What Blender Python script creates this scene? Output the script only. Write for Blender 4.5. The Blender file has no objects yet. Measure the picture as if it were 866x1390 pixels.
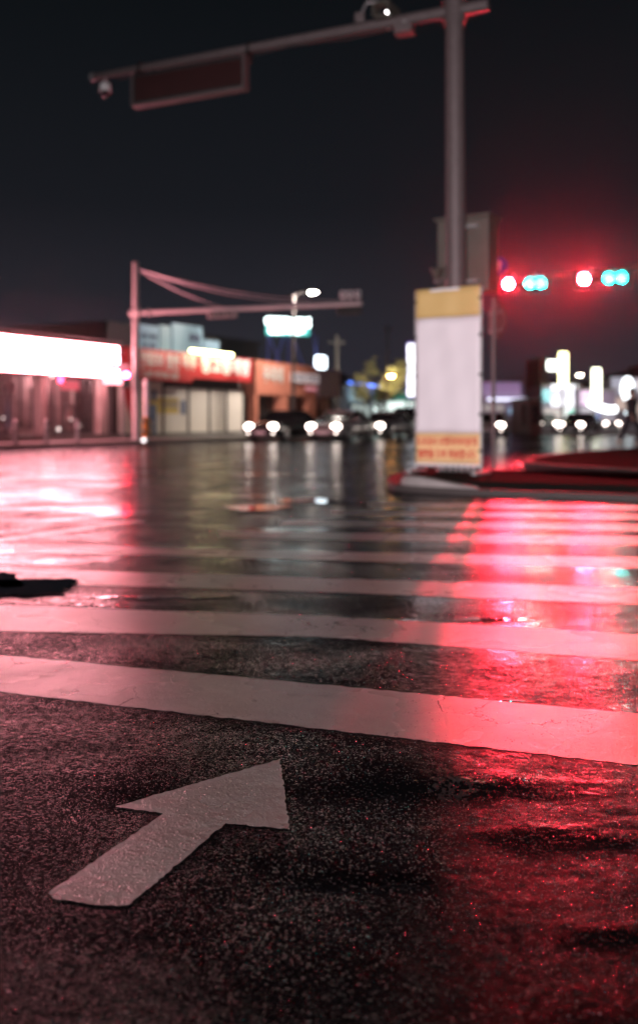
import bpy, bmesh, math, random
import numpy as np
from mathutils import Vector, Matrix
random.seed(7)
R = math.radians
C = bpy.context.scene.collection
F = 1263.0; CX = 433.0; HY = 569.0
def at(px, py, d): return Vector(((px-CX)/F*d, d, 1-(py-HY)/F*d))
def g(px, py, h=0.0):
    d = (1-h)*F/(py-HY); return Vector(((px-CX)/F*d, d, h))

# ------------------------------------------------------------ street frame
U = Vector((0.47, 0.8827, 0)); N = Vector((-0.8827, 0.47, 0)); UA = math.atan2(U.y, U.x)
K0 = Vector((-10.6, 31, 0))
def S(t, off=0): return K0 + U*t + N*off
def tpx(px, off):
    k = (px-CX)/F; p = K0 + N*off
    return (k*p.y - p.x)/(U.x - k*U.y)
def zpy(px, off, py):
    d = S(tpx(px, off), off).y
    return 1-(py-HY)/F*d

# ------------------------------------------------------------ mesh builder
class MB:
    def __init__(s): s.v = []; s.f = []; s.ch = []
    def add(s, vs, fs):
        s.ch.append((len(vs := list(vs)) and vs, list(fs))); b = len(s.v); s.v += [tuple(v) for v in vs]; s.f += [tuple(b+i for i in f) for f in fs]; return s
    def box(s, c, d, rz=0, M=None):
        x, y, z = [q/2 for q in d]
        vs = [Vector((a*x, b*y, e*z)) for e in (-1, 1) for a, b in ((-1,-1),(1,-1),(1,1),(-1,1))]
        T = Matrix.Translation(c) @ (M.to_4x4() if M else Matrix.Rotation(rz, 4, 'Z'))
        return s.add([T @ v for v in vs], [(3,2,1,0),(4,5,6,7),(0,1,5,4),(1,2,6,5),(2,3,7,6),(3,0,4,7)])
    def cyl(s, a, b, r0, r1=None, n=16, caps=True):
        a = Vector(a); b = Vector(b); r1 = r0 if r1 is None else r1
        q = (b-a).to_track_quat('Z', 'Y')
        vs = [a + q @ Vector((r0*math.cos(k*2*math.pi/n), r0*math.sin(k*2*math.pi/n), 0)) for k in range(n)]
        vs += [b + q @ Vector((r1*math.cos(k*2*math.pi/n), r1*math.sin(k*2*math.pi/n), 0)) for k in range(n)]
        fs = [(k, (k+1) % n, n+(k+1) % n, n+k) for k in range(n)]
        if caps: fs += [tuple(range(n-1, -1, -1)), tuple(range(n, 2*n))]
        return s.add(vs, fs)
    def prism(s, pts, z0, z1):
        n = len(pts)
        vs = [(p[0], p[1], z0) for p in pts] + [(p[0], p[1], z1) for p in pts]
        return s.add(vs, [tuple(range(n-1, -1, -1)), tuple(range(n, 2*n))] + [(k, (k+1) % n, n+(k+1) % n, n+k) for k in range(n)])
    def loft(s, rings, caps=True, closed=True):
        n = len(rings[0]); vs = [p for r in rings for p in r]; fs = []
        for i in range(len(rings)-1):
            for k in range(n if closed else n-1):
                a = i*n+k; b = i*n+(k+1) % n
                fs.append((a, b, b+n, a+n))
        if caps: fs += [tuple(range(n-1, -1, -1)), tuple(range((len(rings)-1)*n, len(rings)*n))]
        return s.add(vs, fs)
    def sphere(s, c, r, sc=(1,1,1), n=16, m=10):
        c = Vector(c); rings = []
        for i in range(1, m):
            t = math.pi*i/m
            rings.append([(c.x+r*sc[0]*math.sin(t)*math.cos(2*math.pi*k/n), c.y+r*sc[1]*math.sin(t)*math.sin(2*math.pi*k/n), c.z-r*sc[2]*math.cos(t)) for k in range(n)])
        return s.loft(rings)
    def tube(s, pts, r, n=8):
        for a, b in zip(pts[:-1], pts[1:]): s.cyl(a, b, r, n=n)
        return s
    def builds(s, name, *a, **k):
        out = []
        for vs, fs in list(s.ch):
            q = MB(); q.add(vs, fs); out.append(q.build(name, *a, **k))
        return out
    def build(s, name, m, parent=None, smooth=False, bevel=0, sub=0):
        me = bpy.data.meshes.new(name); me.from_pydata(s.v, [], s.f); me.update()
        bm = bmesh.new(); bm.from_mesh(me); bmesh.ops.recalc_face_normals(bm, faces=bm.faces); bm.to_mesh(me); bm.free()
        me.materials.append(m)
        o = bpy.data.objects.new(name, me); C.objects.link(o)
        if parent: o.parent = parent
        if smooth:
            for p in me.polygons: p.use_smooth = True
            if smooth != 'all':
                try: me.set_sharp_from_angle(angle=R(40))
                except Exception: pass
        if bevel:
            b = o.modifiers.new('bevel', 'BEVEL'); b.width = bevel; b.segments = 2; b.limit_method = 'ANGLE'
        if sub:
            b = o.modifiers.new('sub', 'SUBSURF'); b.levels = sub; b.render_levels = sub
        return o
def tag(o, label=None, cat=None, group=None, kind=None):
    if label: o['label'] = label
    if cat: o['category'] = cat
    if group: o['group'] = group
    if kind: o['kind'] = kind
    return o
def empty(name, loc, rz=0, label=None, cat=None, group=None):
    o = bpy.data.objects.new(name, None); C.objects.link(o); o.location = loc; o.rotation_euler = (0, 0, rz)
    o.empty_display_size = .2
    return tag(o, label, cat, group)
def copy_tree(o, parent=None):
    c = o.copy(); C.objects.link(c); c.parent = parent
    for ch in list(o.children): copy_tree(ch, c)
    return c

# ------------------------------------------------------------ materials
def newmat(name):
    m = bpy.data.materials.new(name); m.use_nodes = True; nt = m.node_tree
    return m, nt, nt.nodes['Principled BSDF']
def mat(name, col, rough=.5, metal=0, var=.18, scale=6, bump=0.0, bscale=60, coat=0, spec=.5):
    m, nt, b = newmat(name); n = nt.nodes; L = nt.links
    tc = n.new('ShaderNodeTexCoord'); no = n.new('ShaderNodeTexNoise'); no.inputs['Scale'].default_value = scale
    no.inputs['Detail'].default_value = 6; L.new(tc.outputs['Object'], no.inputs['Vector'])
    mx = n.new('ShaderNodeMix'); mx.data_type = 'RGBA'
    mx.inputs[6].default_value = (*[c*(1-var) for c in col], 1); mx.inputs[7].default_value = (*[min(1, c*(1+var)) for c in col], 1)
    L.new(no.outputs['Fac'], mx.inputs[0]); L.new(mx.outputs[2], b.inputs['Base Color'])
    mr = n.new('ShaderNodeMapRange'); mr.inputs[3].default_value = max(.02, rough-.12); mr.inputs[4].default_value = min(1, rough+.12)
    L.new(no.outputs['Fac'], mr.inputs[0]); L.new(mr.outputs[0], b.inputs['Roughness'])
    b.inputs['Metallic'].default_value = metal; b.inputs['Coat Weight'].default_value = coat
    b.inputs['Specular IOR Level'].default_value = spec
    if bump:
        n2 = n.new('ShaderNodeTexNoise'); n2.inputs['Scale'].default_value = bscale; n2.inputs['Detail'].default_value = 4
        L.new(tc.outputs['Object'], n2.inputs['Vector'])
        bp = n.new('ShaderNodeBump'); bp.inputs['Distance'].default_value = bump; L.new(n2.outputs['Fac'], bp.inputs['Height']); L.new(bp.outputs[0], b.inputs['Normal'])
    return m
def emis(name, col, st, base=(.3,.3,.3)):
    m, nt, b = newmat(name)
    b.inputs['Base Color'].default_value = (*base, 1); b.inputs['Roughness'].default_value = .4
    b.inputs['Emission Color'].default_value = (*col, 1); b.inputs['Emission Strength'].default_value = st
    m.cycles.emission_sampling = 'NONE' if st < 1.6 else 'FRONT'
    return m
def stripes(name, c1, c2, scale, axis='X', rough=.5, metal=0, bump=.01, duty=.5):
    m, nt, b = newmat(name); n = nt.nodes; L = nt.links
    tc = n.new('ShaderNodeTexCoord'); w = n.new('ShaderNodeTexWave'); w.bands_direction = axis
    w.inputs['Scale'].default_value = scale; w.inputs['Distortion'].default_value = 0; L.new(tc.outputs['Object'], w.inputs['Vector'])
    r = n.new('ShaderNodeValToRGB'); r.color_ramp.elements[0].position = duty; r.color_ramp.elements[1].position = min(1, duty+.08)
    r.color_ramp.elements[0].color = (*c1, 1); r.color_ramp.elements[1].color = (*c2, 1)
    L.new(w.outputs['Fac'], r.inputs[0]); no = n.new('ShaderNodeTexNoise'); no.inputs['Scale'].default_value = 3; no.inputs['Detail'].default_value = 8
    L.new(tc.outputs['Object'], no.inputs['Vector'])
    mr = n.new('ShaderNodeMapRange'); mr.inputs[3].default_value = .6; mr.inputs[4].default_value = 1.3; L.new(no.outputs['Fac'], mr.inputs[0])
    mx = n.new('ShaderNodeMix'); mx.data_type = 'RGBA'; mx.blend_type = 'MULTIPLY'; mx.inputs[0].default_value = 1
    L.new(r.outputs[0], mx.inputs[6]); L.new(mr.outputs[0], mx.inputs[7]); L.new(mx.outputs[2], b.inputs['Base Color'])
    b.inputs['Roughness'].default_value = rough; b.inputs['Metallic'].default_value = metal
    bp = n.new('ShaderNodeBump'); bp.inputs['Distance'].default_value = bump; L.new(w.outputs['Fac'], bp.inputs['Height']); L.new(bp.outputs[0], b.inputs['Normal'])
    return m

GRAIN_DIST = 0.005
def wet_ground(name, kind):
    """wet asphalt: stone grains standing in a film of water whose level varies; 'paint' is thermoplastic laid over it"""
    m, nt, b = newmat(name); n = nt.nodes; L = nt.links
    def nd(t, **k):
        x = n.new(t)
        for a, v in k.items(): setattr(x, a, v)
        return x
    def math_(op, a, c=None, d=None):
        x = nd('ShaderNodeMath', operation=op)
        for i, v in enumerate((a, c, d)):
            if v is None: continue
            if hasattr(v, 'links'): L.new(v, x.inputs[i])
            else: x.inputs[i].default_value = v
        return x.outputs[0]
    def mr(v, a, c, d, e, smooth=False):
        x = nd('ShaderNodeMapRange')
        if smooth: x.interpolation_type = 'SMOOTHSTEP'
        L.new(v, x.inputs[0])
        for i, q in enumerate((a, c, d, e)): x.inputs[i+1].default_value = q
        return x.outputs[0]
    tc = nd('ShaderNodeTexCoord'); P = tc.outputs['Object']
    def noise(sc, det=3, rough=.5, vec=P):
        x = nd('ShaderNodeTexNoise'); x.inputs['Scale'].default_value = sc; x.inputs['Detail'].default_value = det
        x.inputs['Roughness'].default_value = rough; L.new(vec, x.inputs['Vector']); return x.outputs['Fac']
    # distort the lookup a little so the stones are not round
    dn = nd('ShaderNodeTexNoise'); dn.inputs['Scale'].default_value = 60; dn.inputs['Detail'].default_value = 2; L.new(P, dn.inputs['Vector'])
    vs = nd('ShaderNodeVectorMath', operation='MULTIPLY_ADD'); L.new(dn.outputs['Color'], vs.inputs[0]); vs.inputs[1].default_value = (.016, .016, .016); L.new(P, vs.inputs[2])
    def voro(sc):
        x = nd('ShaderNodeTexVoronoi'); x.feature = 'F1'; x.inputs['Scale'].default_value = sc; L.new(vs.outputs[0], x.inputs['Vector']); return x
    v1 = voro(112); v2 = voro(250)
    h1 = mr(v1.outputs['Distance'], .05, .62, 1, 0, True)
    rnd = nd('ShaderNodeSeparateColor'); L.new(v1.outputs['Color'], rnd.inputs[0])
    h1 = math_('MULTIPLY', h1, math_('MULTIPLY_ADD', rnd.outputs[0], .75, .25))
    h1 = math_('POWER', h1, 1.35)
    h2 = mr(v2.outputs['Distance'], .05, .62, .32, 0, True)
    h = math_('MAXIMUM', h1, h2)
    h = math_('ADD', h, math_('MULTIPLY', noise(260, 2), .05))
    undul = math_('ADD', math_('MULTIPLY', noise(2.3, 3, .5), 2.2), math_('MULTIPLY', noise(17, 2), .5))
    # water level
    big = noise(.55, 5, .62)
    sx = nd('ShaderNodeVectorMath', operation='MULTIPLY'); L.new(P, sx.inputs[0]); sx.inputs[1].default_value = (.42, 1.25, 1)
    med = noise(1.5, 4, .6, sx.outputs[0])
    W = math_('ADD', mr(big, .38, .66, .05, .36), mr(med, .40, .70, -.05, .22))
    # shallow hollows holding water
    for (cx, cy, rx, ry, amt) in HOLLOWS:
        d_ = nd('ShaderNodeVectorMath', operation='SUBTRACT'); L.new(P, d_.inputs[0]); d_.inputs[1].default_value = (cx, cy, 0)
        e_ = nd('ShaderNodeVectorMath', operation='MULTIPLY'); L.new(d_.outputs[0], e_.inputs[0]); e_.inputs[1].default_value = (1/rx, 1/ry, 0)
        l_ = nd('ShaderNodeVectorMath', operation='LENGTH'); L.new(e_.outputs[0], l_.inputs[0])
        q = math_('ADD', l_.outputs['Value'], math_('MULTIPLY', math_('SUBTRACT', noise(7, 3), .5), 1.1))
        W = math_('ADD', W, mr(q, .3, 1.1, amt, 0, True))
    sm = nd('ShaderNodeMath', operation='SMOOTH_MAX'); L.new(h, sm.inputs[0]); L.new(W, sm.inputs[1]); sm.inputs[2].default_value = .12
    flood = mr(math_('SUBTRACT', W, h), -.08, .10, 0, 1, True)
    ripple = math_('MULTIPLY', noise(30, 2), .05)
    if kind == 'asphalt':
        H = math_('ADD', math_('ADD', sm.outputs[0], math_('MULTIPLY', undul, 1.0)), ripple)
        bp = nd('ShaderNodeBump'); bp.inputs['Distance'].default_value = GRAIN_DIST; L.new(H, bp.inputs['Height'])
        L.new(bp.outputs[0], b.inputs['Normal'])
        cr = nd('ShaderNodeValToRGB'); e = cr.color_ramp.elements
        e[0].color = (.010, .010, .011, 1); e[1].color = (.045, .042, .040, 1)
        L.new(rnd.outputs[1], cr.inputs[0]); base = cr.outputs[0]
        tar = nd('ShaderNodeMix', data_type='RGBA'); L.new(mr(h, .15, .5, 0, 1), tar.inputs[0]); tar.inputs[6].default_value = (.008, .008, .009, 1); L.new(base, tar.inputs[7])
        L.new(tar.outputs[2], b.inputs['Base Color'])
        deep = mr(math_('SUBTRACT', W, h), .12, .5, 0, 1, True)
        rg = nd('ShaderNodeMix'); L.new(deep, rg.inputs[0]); L.new(mr(flood, 0, 1, .08, .22), rg.inputs[2]); rg.inputs[3].default_value = .03
        L.new(rg.outputs[0], b.inputs['Roughness'])
        b.inputs['IOR'].default_value = 1.42
        # pores and dry stone between the wet films do not mirror anything
        df = nd('ShaderNodeBsdfDiffuse'); L.new(tar.outputs[2], df.inputs[0]); L.new(bp.outputs[0], df.inputs['Normal'])
        dryf = math_('ADD', mr(noise(3.1, 6, .7), .35, .65, .26, .66), mr(noise(38, 3, .6), .4, .6, -.22, .22))
        dryf = math_('MULTIPLY', dryf, math_('SUBTRACT', 1.0, deep)); dc = nd('ShaderNodeClamp'); L.new(dryf, dc.inputs[0])
        ms = nd('ShaderNodeMixShader'); L.new(dc.outputs[0], ms.inputs[0]); L.new(b.outputs[0], ms.inputs[1]); L.new(df.outputs[0], ms.inputs[2])
        L.new(ms.outputs[0], n['Material Output'].inputs['Surface'])
    else:
        pg = math_('ADD', math_('MULTIPLY', h, .17), math_('MULTIPLY', noise(55, 4), .2))
        H = math_('ADD', math_('ADD', pg, math_('MULTIPLY', undul, .5)), math_('MULTIPLY', noise(14, 3), .3))
        ce = nd('ShaderNodeTexVoronoi'); ce.feature = 'DISTANCE_TO_EDGE'; ce.inputs['Scale'].default_value = 2.6
        dv = nd('ShaderNodeTexNoise'); dv.inputs['Scale'].default_value = 5; dv.inputs['Detail'].default_value = 6; L.new(P, dv.inputs['Vector'])
        va = nd('ShaderNodeVectorMath', operation='MULTIPLY_ADD'); L.new(dv.outputs['Color'], va.inputs[0]); va.inputs[1].default_value = (.35, .35, 0); L.new(P, va.inputs[2])
        L.new(va.outputs[0], ce.inputs['Vector'])
        wid = mr(noise(1.7, 2), .46, .66, 0, .009)
        crack = math_('LESS_THAN', ce.outputs['Distance'], wid)
        pock = math_('GREATER_THAN', noise(26, 5, .65), .70)
        poke = math_('GREATER_THAN', math_('ADD', h, math_('MULTIPLY', noise(6, 5, .7), 1.5)), 1.53)
        dark = math_('MAXIMUM', math_('MAXIMUM', crack, pock), poke)
        H = math_('SUBTRACT', H, math_('MULTIPLY', dark, .8))
        bp = nd('ShaderNodeBump'); bp.inputs['Distance'].default_value = GRAIN_DIST; L.new(H, bp.inputs['Height']); L.new(bp.outputs[0], b.inputs['Normal'])
        pc = nd('ShaderNodeMix', data_type='RGBA'); L.new(noise(4, 8, .7), pc.inputs[0]); pc.inputs[6].default_value = (.43, .41, .385, 1); pc.inputs[7].default_value = (.68, .65, .61, 1)
        p2 = nd('ShaderNodeMix', data_type='RGBA'); L.new(dark, p2.inputs[0]); L.new(pc.outputs[2], p2.inputs[6]); p2.inputs[7].default_value = (.02, .02, .02, 1)
        L.new(p2.outputs[2], b.inputs['Base Color'])
        L.new(mr(noise(1.2, 4), .3, .7, .22, .34), b.inputs['Roughness'])
        b.inputs['IOR'].default_value = 1.7
    return m
def gl(px, py): p = g(px, py); return p.x, p.y
HOLLOWS = [(*gl(660,1072), .42, .11, .34), (*gl(760,1140), .30, .10, .32), (*gl(830,1275), .16, .06, .3), (*gl(500,1200), .2, .06, .3),
           (*gl(230,812), .5, .10, .4), (*gl(525,843), .2, .05, .5), (*gl(668,841), .22, .06, .6), (*gl(672,953), .12, .04, .7)]

ASPH = wet_ground('wet_asphalt', 'asphalt'); PAINT = wet_ground('wet_road_paint', 'paint')
steel = mat('galvanised_steel', (.42,.42,.42), .42, .6, bump=.002)
polemat = mat('painted_pole_grey', (.10,.082,.082), .5, .1, var=.25, scale=9, bump=.004, bscale=40)
dark = mat('dark_metal', (.03,.03,.03), .45, .3)
black = mat('black_rubber', (.015,.015,.015), .7)
white = mat('white_paint', (.72,.72,.72), .45)
beige = mat('beige_enamel', (.08,.074,.062), .5, bump=.002)
glassd = mat('dark_glass', (.012,.013,.016), .08, var=.3, scale=1)
glow = {}

# ------------------------------------------------------------ setting
def sheet(name, pts, z, m, kind='structure'):
    mb = MB(); mb.add([(p[0], p[1], z) for p in pts], [tuple(range(len(pts)))]); o = mb.build(name, m); 
    if kind: o['kind'] = kind
    return o
sheet('road', [(-400,-80),(400,-80),(400,900),(-400,900)], 0, ASPH)

def ribbon(name, top, bot, z, m, jit=.0055, step=.02):
    """painted strip between two edges, with the slightly ragged outline paint has"""
    mb = MB(); A = []; B = []
    L = (Vector(top[-1])-Vector(top[0])).length; n = max(8, min(260, int(L/step)))
    def ev(pl, t):
        k = t*(len(pl)-1); i = min(len(pl)-2, int(k)); return Vector(pl[i]).lerp(Vector(pl[i+1]), k-i)
    for i in range(n+1):
        a = ev(top, i/n); b = ev(bot, i/n); d = (a-b).normalized()
        A.append(a + d*random.uniform(-jit, jit)); B.append(b + d*random.uniform(-jit, jit))
    mb.v = [(p.x, p.y, z) for p in A] + [(p.x, p.y, z) for p in B]
    mb.f = [(i, n+1+i, n+2+i, i+1) for i in range(n)]
    return mb
def pxr(spec):
    return [g(x, a) for x, a, b in spec], [g(x, b) for x, a, b in spec]
ext = lambda s: s
STR = [
 [(-140,876,925),(0,890,940),(433,930,990),(866,970,1040),(1100,992,1068)],
 [(-140,817,851),(0,822,857),(433,837,865),(640,848,880),(866,862,898),(1100,877,919)],
 [(-100,768,787),(0,772,791),(433,785,804),(866,798,821),(1100,805,831)],
 [(20,739,750),(185,743,753),(433,749,761),(866,757,772),(1100,762,779)],
 [(297,721,730),(433,723,733),(866,729,741),(1100,732,745)],
 [(380,706,713),(433,707,714),(866,712,721),(1100,715,725)],
 [(450,694,699),(866,698,705),(1100,700,708)],
 [(500,683,687.5),(866,687,692),(1100,689,694)],
]
cw = MB()
for s in STR:
    t, b = pxr(s); r = ribbon('x', t, b, .0012, PAINT); cw.add(r.v, r.f)
tag(cw.build('crosswalk', PAINT), kind='structure')
ar = [(66,1217),(157,1097),(0,0)]
# arrow
A = [g(380,1032), g(393,1127), g(306,1119), g(178,1228), g(168,1231), g(120,1229), g(72,1221), g(66,1214), g(222,1106), g(157,1096)]
pts = []
for i in range(len(A)):
    a, b = A[i], A[(i+1) % len(A)]; n = max(2, int((b-a).length/.012)); dd = Vector((-(b-a).y, (b-a).x, 0)).normalized()
    for k in range(n): pts.append(a.lerp(b, k/n) + dd*random.uniform(-.003,.003)*(k > 0))
mb = MB(); mb.add([(p.x,p.y,.0014) for p in pts],[tuple(range(len(pts)))]); tag(mb.build('road_arrow', PAINT), kind='structure')
# lane lines, and pale lines along the slip lane
ln = MB()
def gline(p, q, w):
    d = (q-p).normalized(); nn = Vector((-d.y, d.x, 0))*w/2
    r = ribbon('x', [p+nn, q+nn], [p-nn, q-nn], .0012, PAINT, .006, .08); ln.add(r.v, r.f)
gline(g(-80,745), g(190,707), .16)
gline(g(-120,661), g(190,639), .16)
gline(g(250,634), g(330,628), .16)
gline(Vector((3.55,14.9,0))+Vector((.35,.2,0)), g(700,627), .14)  # this and the next: pale lines along the slip lane
gline(Vector((3.9,15.1,0)), Vector((6.4,12.2,0)), .14)
gline(g(520,607), g(565,604.5), .2)
gline(g(690,604), g(830,600), .3)
tag(ln.build('lane_and_pale_lines', PAINT), kind='structure')

# puddles
water, nt, b = newmat('puddle_water')
b.inputs['Base Color'].default_value = (.006,.006,.006,1); b.inputs['Roughness'].default_value = 0; b.inputs['IOR'].default_value = 1.33
no = nt.nodes.new('ShaderNodeTexNoise'); no.inputs['Scale'].default_value = 9
bp = nt.nodes.new('ShaderNodeBump'); bp.inputs['Distance'].default_value = .0008; nt.links.new(no.outputs['Fac'], bp.inputs['Height']); nt.links.new(bp.outputs[0], b.inputs['Normal'])
def puddle(x0, x1, y0, y1, seed, n=90, lobes=.25):
    rr = random.Random(seed); ph = [rr.uniform(0, 6.28) for _ in range(6)]; pts = []
    for k in range(n):
        a = 2*math.pi*k/n
        q = 1 + lobes*(math.sin(2*a+ph[0])*.5 + math.sin(3*a+ph[1])*.5 + math.sin(5*a+ph[2])*.3 + math.sin(9*a+ph[3])*.2) + rr.uniform(-.05,.05)
        py = (y0+y1)/2 - math.sin(a)*q*(y1-y0)/2; px = (x0+x1)/2 + math.cos(a)*q*(x1-x0)/2
        pts.append(g(px, py))
    mb = MB(); mb.add([(p.x, p.y, .0085) for p in pts], [tuple(range(n))]); tag(mb.build('puddle', water), kind='structure')
puddle(-40,100,786,810,1); puddle(-30,30,778,800,12); puddle(306,396,686,694,2); puddle(372,470,677,684,9)

# pavement on the far left with kerb
pavem = mat('pavement_blocks', (.16,.14,.13), .35, bump=.01, bscale=9, var=.3)
kerbm = mat('granite_kerb', (.22,.21,.20), .6, spec=.25, bump=.004, bscale=90)
mb = MB(); mb.prism([S(-20,.2), S(120,.2), S(120,40), S(-20,40)], 0, .14); tag(mb.build('pavement', pavem), kind='structure')
mb = MB()
for k in range(-20, 119): mb.prism([S(k+.006,0), S(k+.994,0), S(k+.994,.196), S(k+.006,.196)], 0, .15)
tag(mb.build('kerb', kerbm, bevel=.02), kind='structure')
# traffic islands
brick = mat('brick_paving_wet', (.022,.024,.022), .9, spec=.01, var=.4, scale=20, bump=.02, bscale=22)
soil = mat('soil_and_turf', (.012,.014,.011), .95, spec=.01, var=.5, scale=14, bump=.04, bscale=30)
kerbi = mat('worn_island_kerb', (.06,.052,.05), .7, spec=.2, bump=.005, bscale=60)
def island(name, pts, m, cap=.16, w=.16, mound=.3, rise=.162):
    P_ = [Vector((p[0], p[1], 0)) for p in pts]; n = len(P_); inner = []
    area = sum(P_[i].x*P_[(i+1) % n].y - P_[(i+1) % n].x*P_[i].y for i in range(n)); sg = 1 if area > 0 else -1
    for i in range(n):
        a, b, c = P_[i-1], P_[i], P_[(i+1) % n]
        d1 = (b-a).normalized(); d2 = (c-b).normalized(); n1 = Vector((-d1.y, d1.x, 0))*sg; n2 = Vector((-d2.y, d2.x, 0))*sg
        m_ = (n1+n2).normalized(); inner.append(b + m_*w/max(.5, m_.dot(n1)))
    def inset(q, w):
        out = []
        for i in range(n):
            a, b, c = q[i-1], q[i], q[(i+1) % n]
            d1 = (b-a).normalized(); d2 = (c-b).normalized(); n1 = Vector((-d1.y, d1.x, 0))*sg; n2 = Vector((-d2.y, d2.x, 0))*sg
            m_ = (n1+n2).normalized(); out.append(b + m_*w/max(.6, m_.dot(n1)))
        return out
    k = MB()
    k.add([(p.x,p.y,0) for p in P_]+[(p.x,p.y,cap) for p in P_]+[(p.x,p.y,cap) for p in inner]+[(p.x,p.y,cap-.03) for p in inner],
          [(i,(i+1)%n,n+(i+1)%n,n+i) for i in range(n)]+[(n+i,n+(i+1)%n,2*n+(i+1)%n,2*n+i) for i in range(n)]+[(2*n+i,2*n+(i+1)%n,3*n+(i+1)%n,3*n+i) for i in range(n)])
    tag(k.build('kerb', kerbi, bevel=.02), kind='structure')
    top2 = inset(inner, mound)
    t = MB(); t.add([(p.x,p.y,cap-.008) for p in inner]+[(p.x,p.y,rise) for p in top2], [tuple(range(n,2*n))]+[(i,(i+1)%n,n+(i+1)%n,n+i) for i in range(n)]); tag(t.build(name, m), kind='structure')
def smoothpoly(pts, it=2):
    for _ in range(it):
        q = []
        for i in range(len(pts)):
            a = Vector(pts[i]); b = Vector(pts[(i+1) % len(pts)])
            q += [a.lerp(b, .22), a.lerp(b, .78)]
        pts = q
    return pts
island('traffic_island', smoothpoly([(1.2,12.72,0),(.98,13.1,0),(1.1,15,0),(1.7,17,0),(2.6,16.9,0),(3.2,15.4,0),(4.4,13.3,0),(6.5,11.3,0),(10,8.7,0),(10,8.0,0),(6,10.1,0),(3.84,11.25,0),(2.03,12.1,0)]), brick, .085)
stonem = mat('pale_corner_stone', (.30,.28,.27), .6, bump=.006, bscale=30, spec=.3)
mb = MB(); mb.loft([[(x,y-.02,0),(x,y-.02,h),(x+.03,y+.26,h+.005),(x+.03,y+.26,0)] for x,y,h in ((1.14,13.02,.16),(1.2,12.86,.215),(1.36,12.68,.21),(1.6,12.50,.175),(1.85,12.34,.13),(2.1,12.2,.10))]); tag(mb.build('kerb', stonem, None, True, bevel=.02), kind='structure')
island('planted_island', smoothpoly([(3.95,18.1,0),(4.35,16.9,0),(5.25,15.4,0),(9,11.8,0),(15,10,0),(19,22,0),(16,30,0),(11,29.6,0),(9.0,27,0),(5.9,23,0),(4.4,19.8,0)]), soil, .17)
# distant kerb median behind
mb = MB(); mb.prism([(14,58),(40,52),(40,52.6),(14,58.6)], 0, .15); tag(mb.build('kerb', kerbm), kind='structure')

# ------------------------------------------------------------ text
def text(name, s, size, m, parent, loc, rot=(R(90),0,0), ext_=.01, bold=0, sx=1, align='CENTER', spacing=1):
    cu = bpy.data.curves.new('txt', 'FONT'); cu.body = s; cu.size = size; cu.extrude = ext_; cu.offset = bold
    cu.align_x = align; cu.align_y = 'CENTER'; cu.space_character = spacing; cu.resolution_u = 3
    t = bpy.data.objects.new('txt', cu); C.objects.link(t)
    dg = bpy.context.evaluated_depsgraph_get(); me = bpy.data.meshes.new_from_object(t.evaluated_get(dg))
    bpy.data.objects.remove(t); bpy.data.curves.remove(cu)
    me.name = name; me.materials.clear(); me.materials.append(m)
    o = bpy.data.objects.new(name, me); C.objects.link(o); o.parent = parent; o.location = loc; o.rotation_euler = rot; o.scale = (sx,1,1)
    return o

# ------------------------------------------------------------ near signal pole
pole_p = Vector((2.235, 15.1, .16))
aend = Vector((-4.36, 18.0, 7.63))
r = empty('signal_pole', pole_p, 0, 'tall grey pole behind the banner, carrying a long overhead arm with an unlit message sign', 'pole')
mb = MB(); mb.cyl((0,0,0),(-.04,0,8.6),.185,.138,28); mb.build('pole', polemat, r, True)
mb = MB(); mb.cyl((0,0,0),(0,0,.04),.34,.34,24)
for k in range(6):
    a = k*math.pi/3; mb.cyl((.27*math.cos(a),.27*math.sin(a),.04),(.27*math.cos(a),.27*math.sin(a),.11),.022,n=8)
mb.build('base_plate', steel, r)
ae = aend - pole_p; a0 = Vector((-.03,-.02,7.47)); ad = (ae-a0).normalized()
ae2 = Vector((ae.x, ae.y, a0.z))
mb = MB(); mb.cyl(a0 - ad*.55, ae, .10, .062, 20); mb.build('arm', polemat, r, True)
mb = MB(); mb.cyl((-.035,0,7.25),(-.035,0,7.7),.175,.172,24); mb.cyl((-.035,-.0,7.33),(-.035,0,7.36),.2,.2,24); mb.cyl((-.035,0,7.6),(-.035,0,7.63),.2,.2,24); mb.build('arm_clamp', polemat, r, True)
mb = MB(); mb.cyl(ae-ad*.02, ae+ad*.05, .078,.078,20); mb.build('end_cap', steel, r, True)
# stay wires and cable along the arm
mb = MB()
P1 = a0+ad*1.2+Vector((0,0,.1))
mb.tube([a0+ad*(1.2+ k*.6)+Vector((0,0,-.12-.03*math.sin(k*1.7))) for k in range(10)], .012, 6); mb.build('cable', black, r, True)
armang = math.atan2(-ad.y, -ad.x)   # local x along the arm, pointing towards the pole
def armpt(px):  # point of the arm seen at column px (world)
    k = (px-CX)/F; p = pole_p + a0; t = (k*p.y-p.x)/(ad.x-k*ad.y); return p + ad*t
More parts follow.
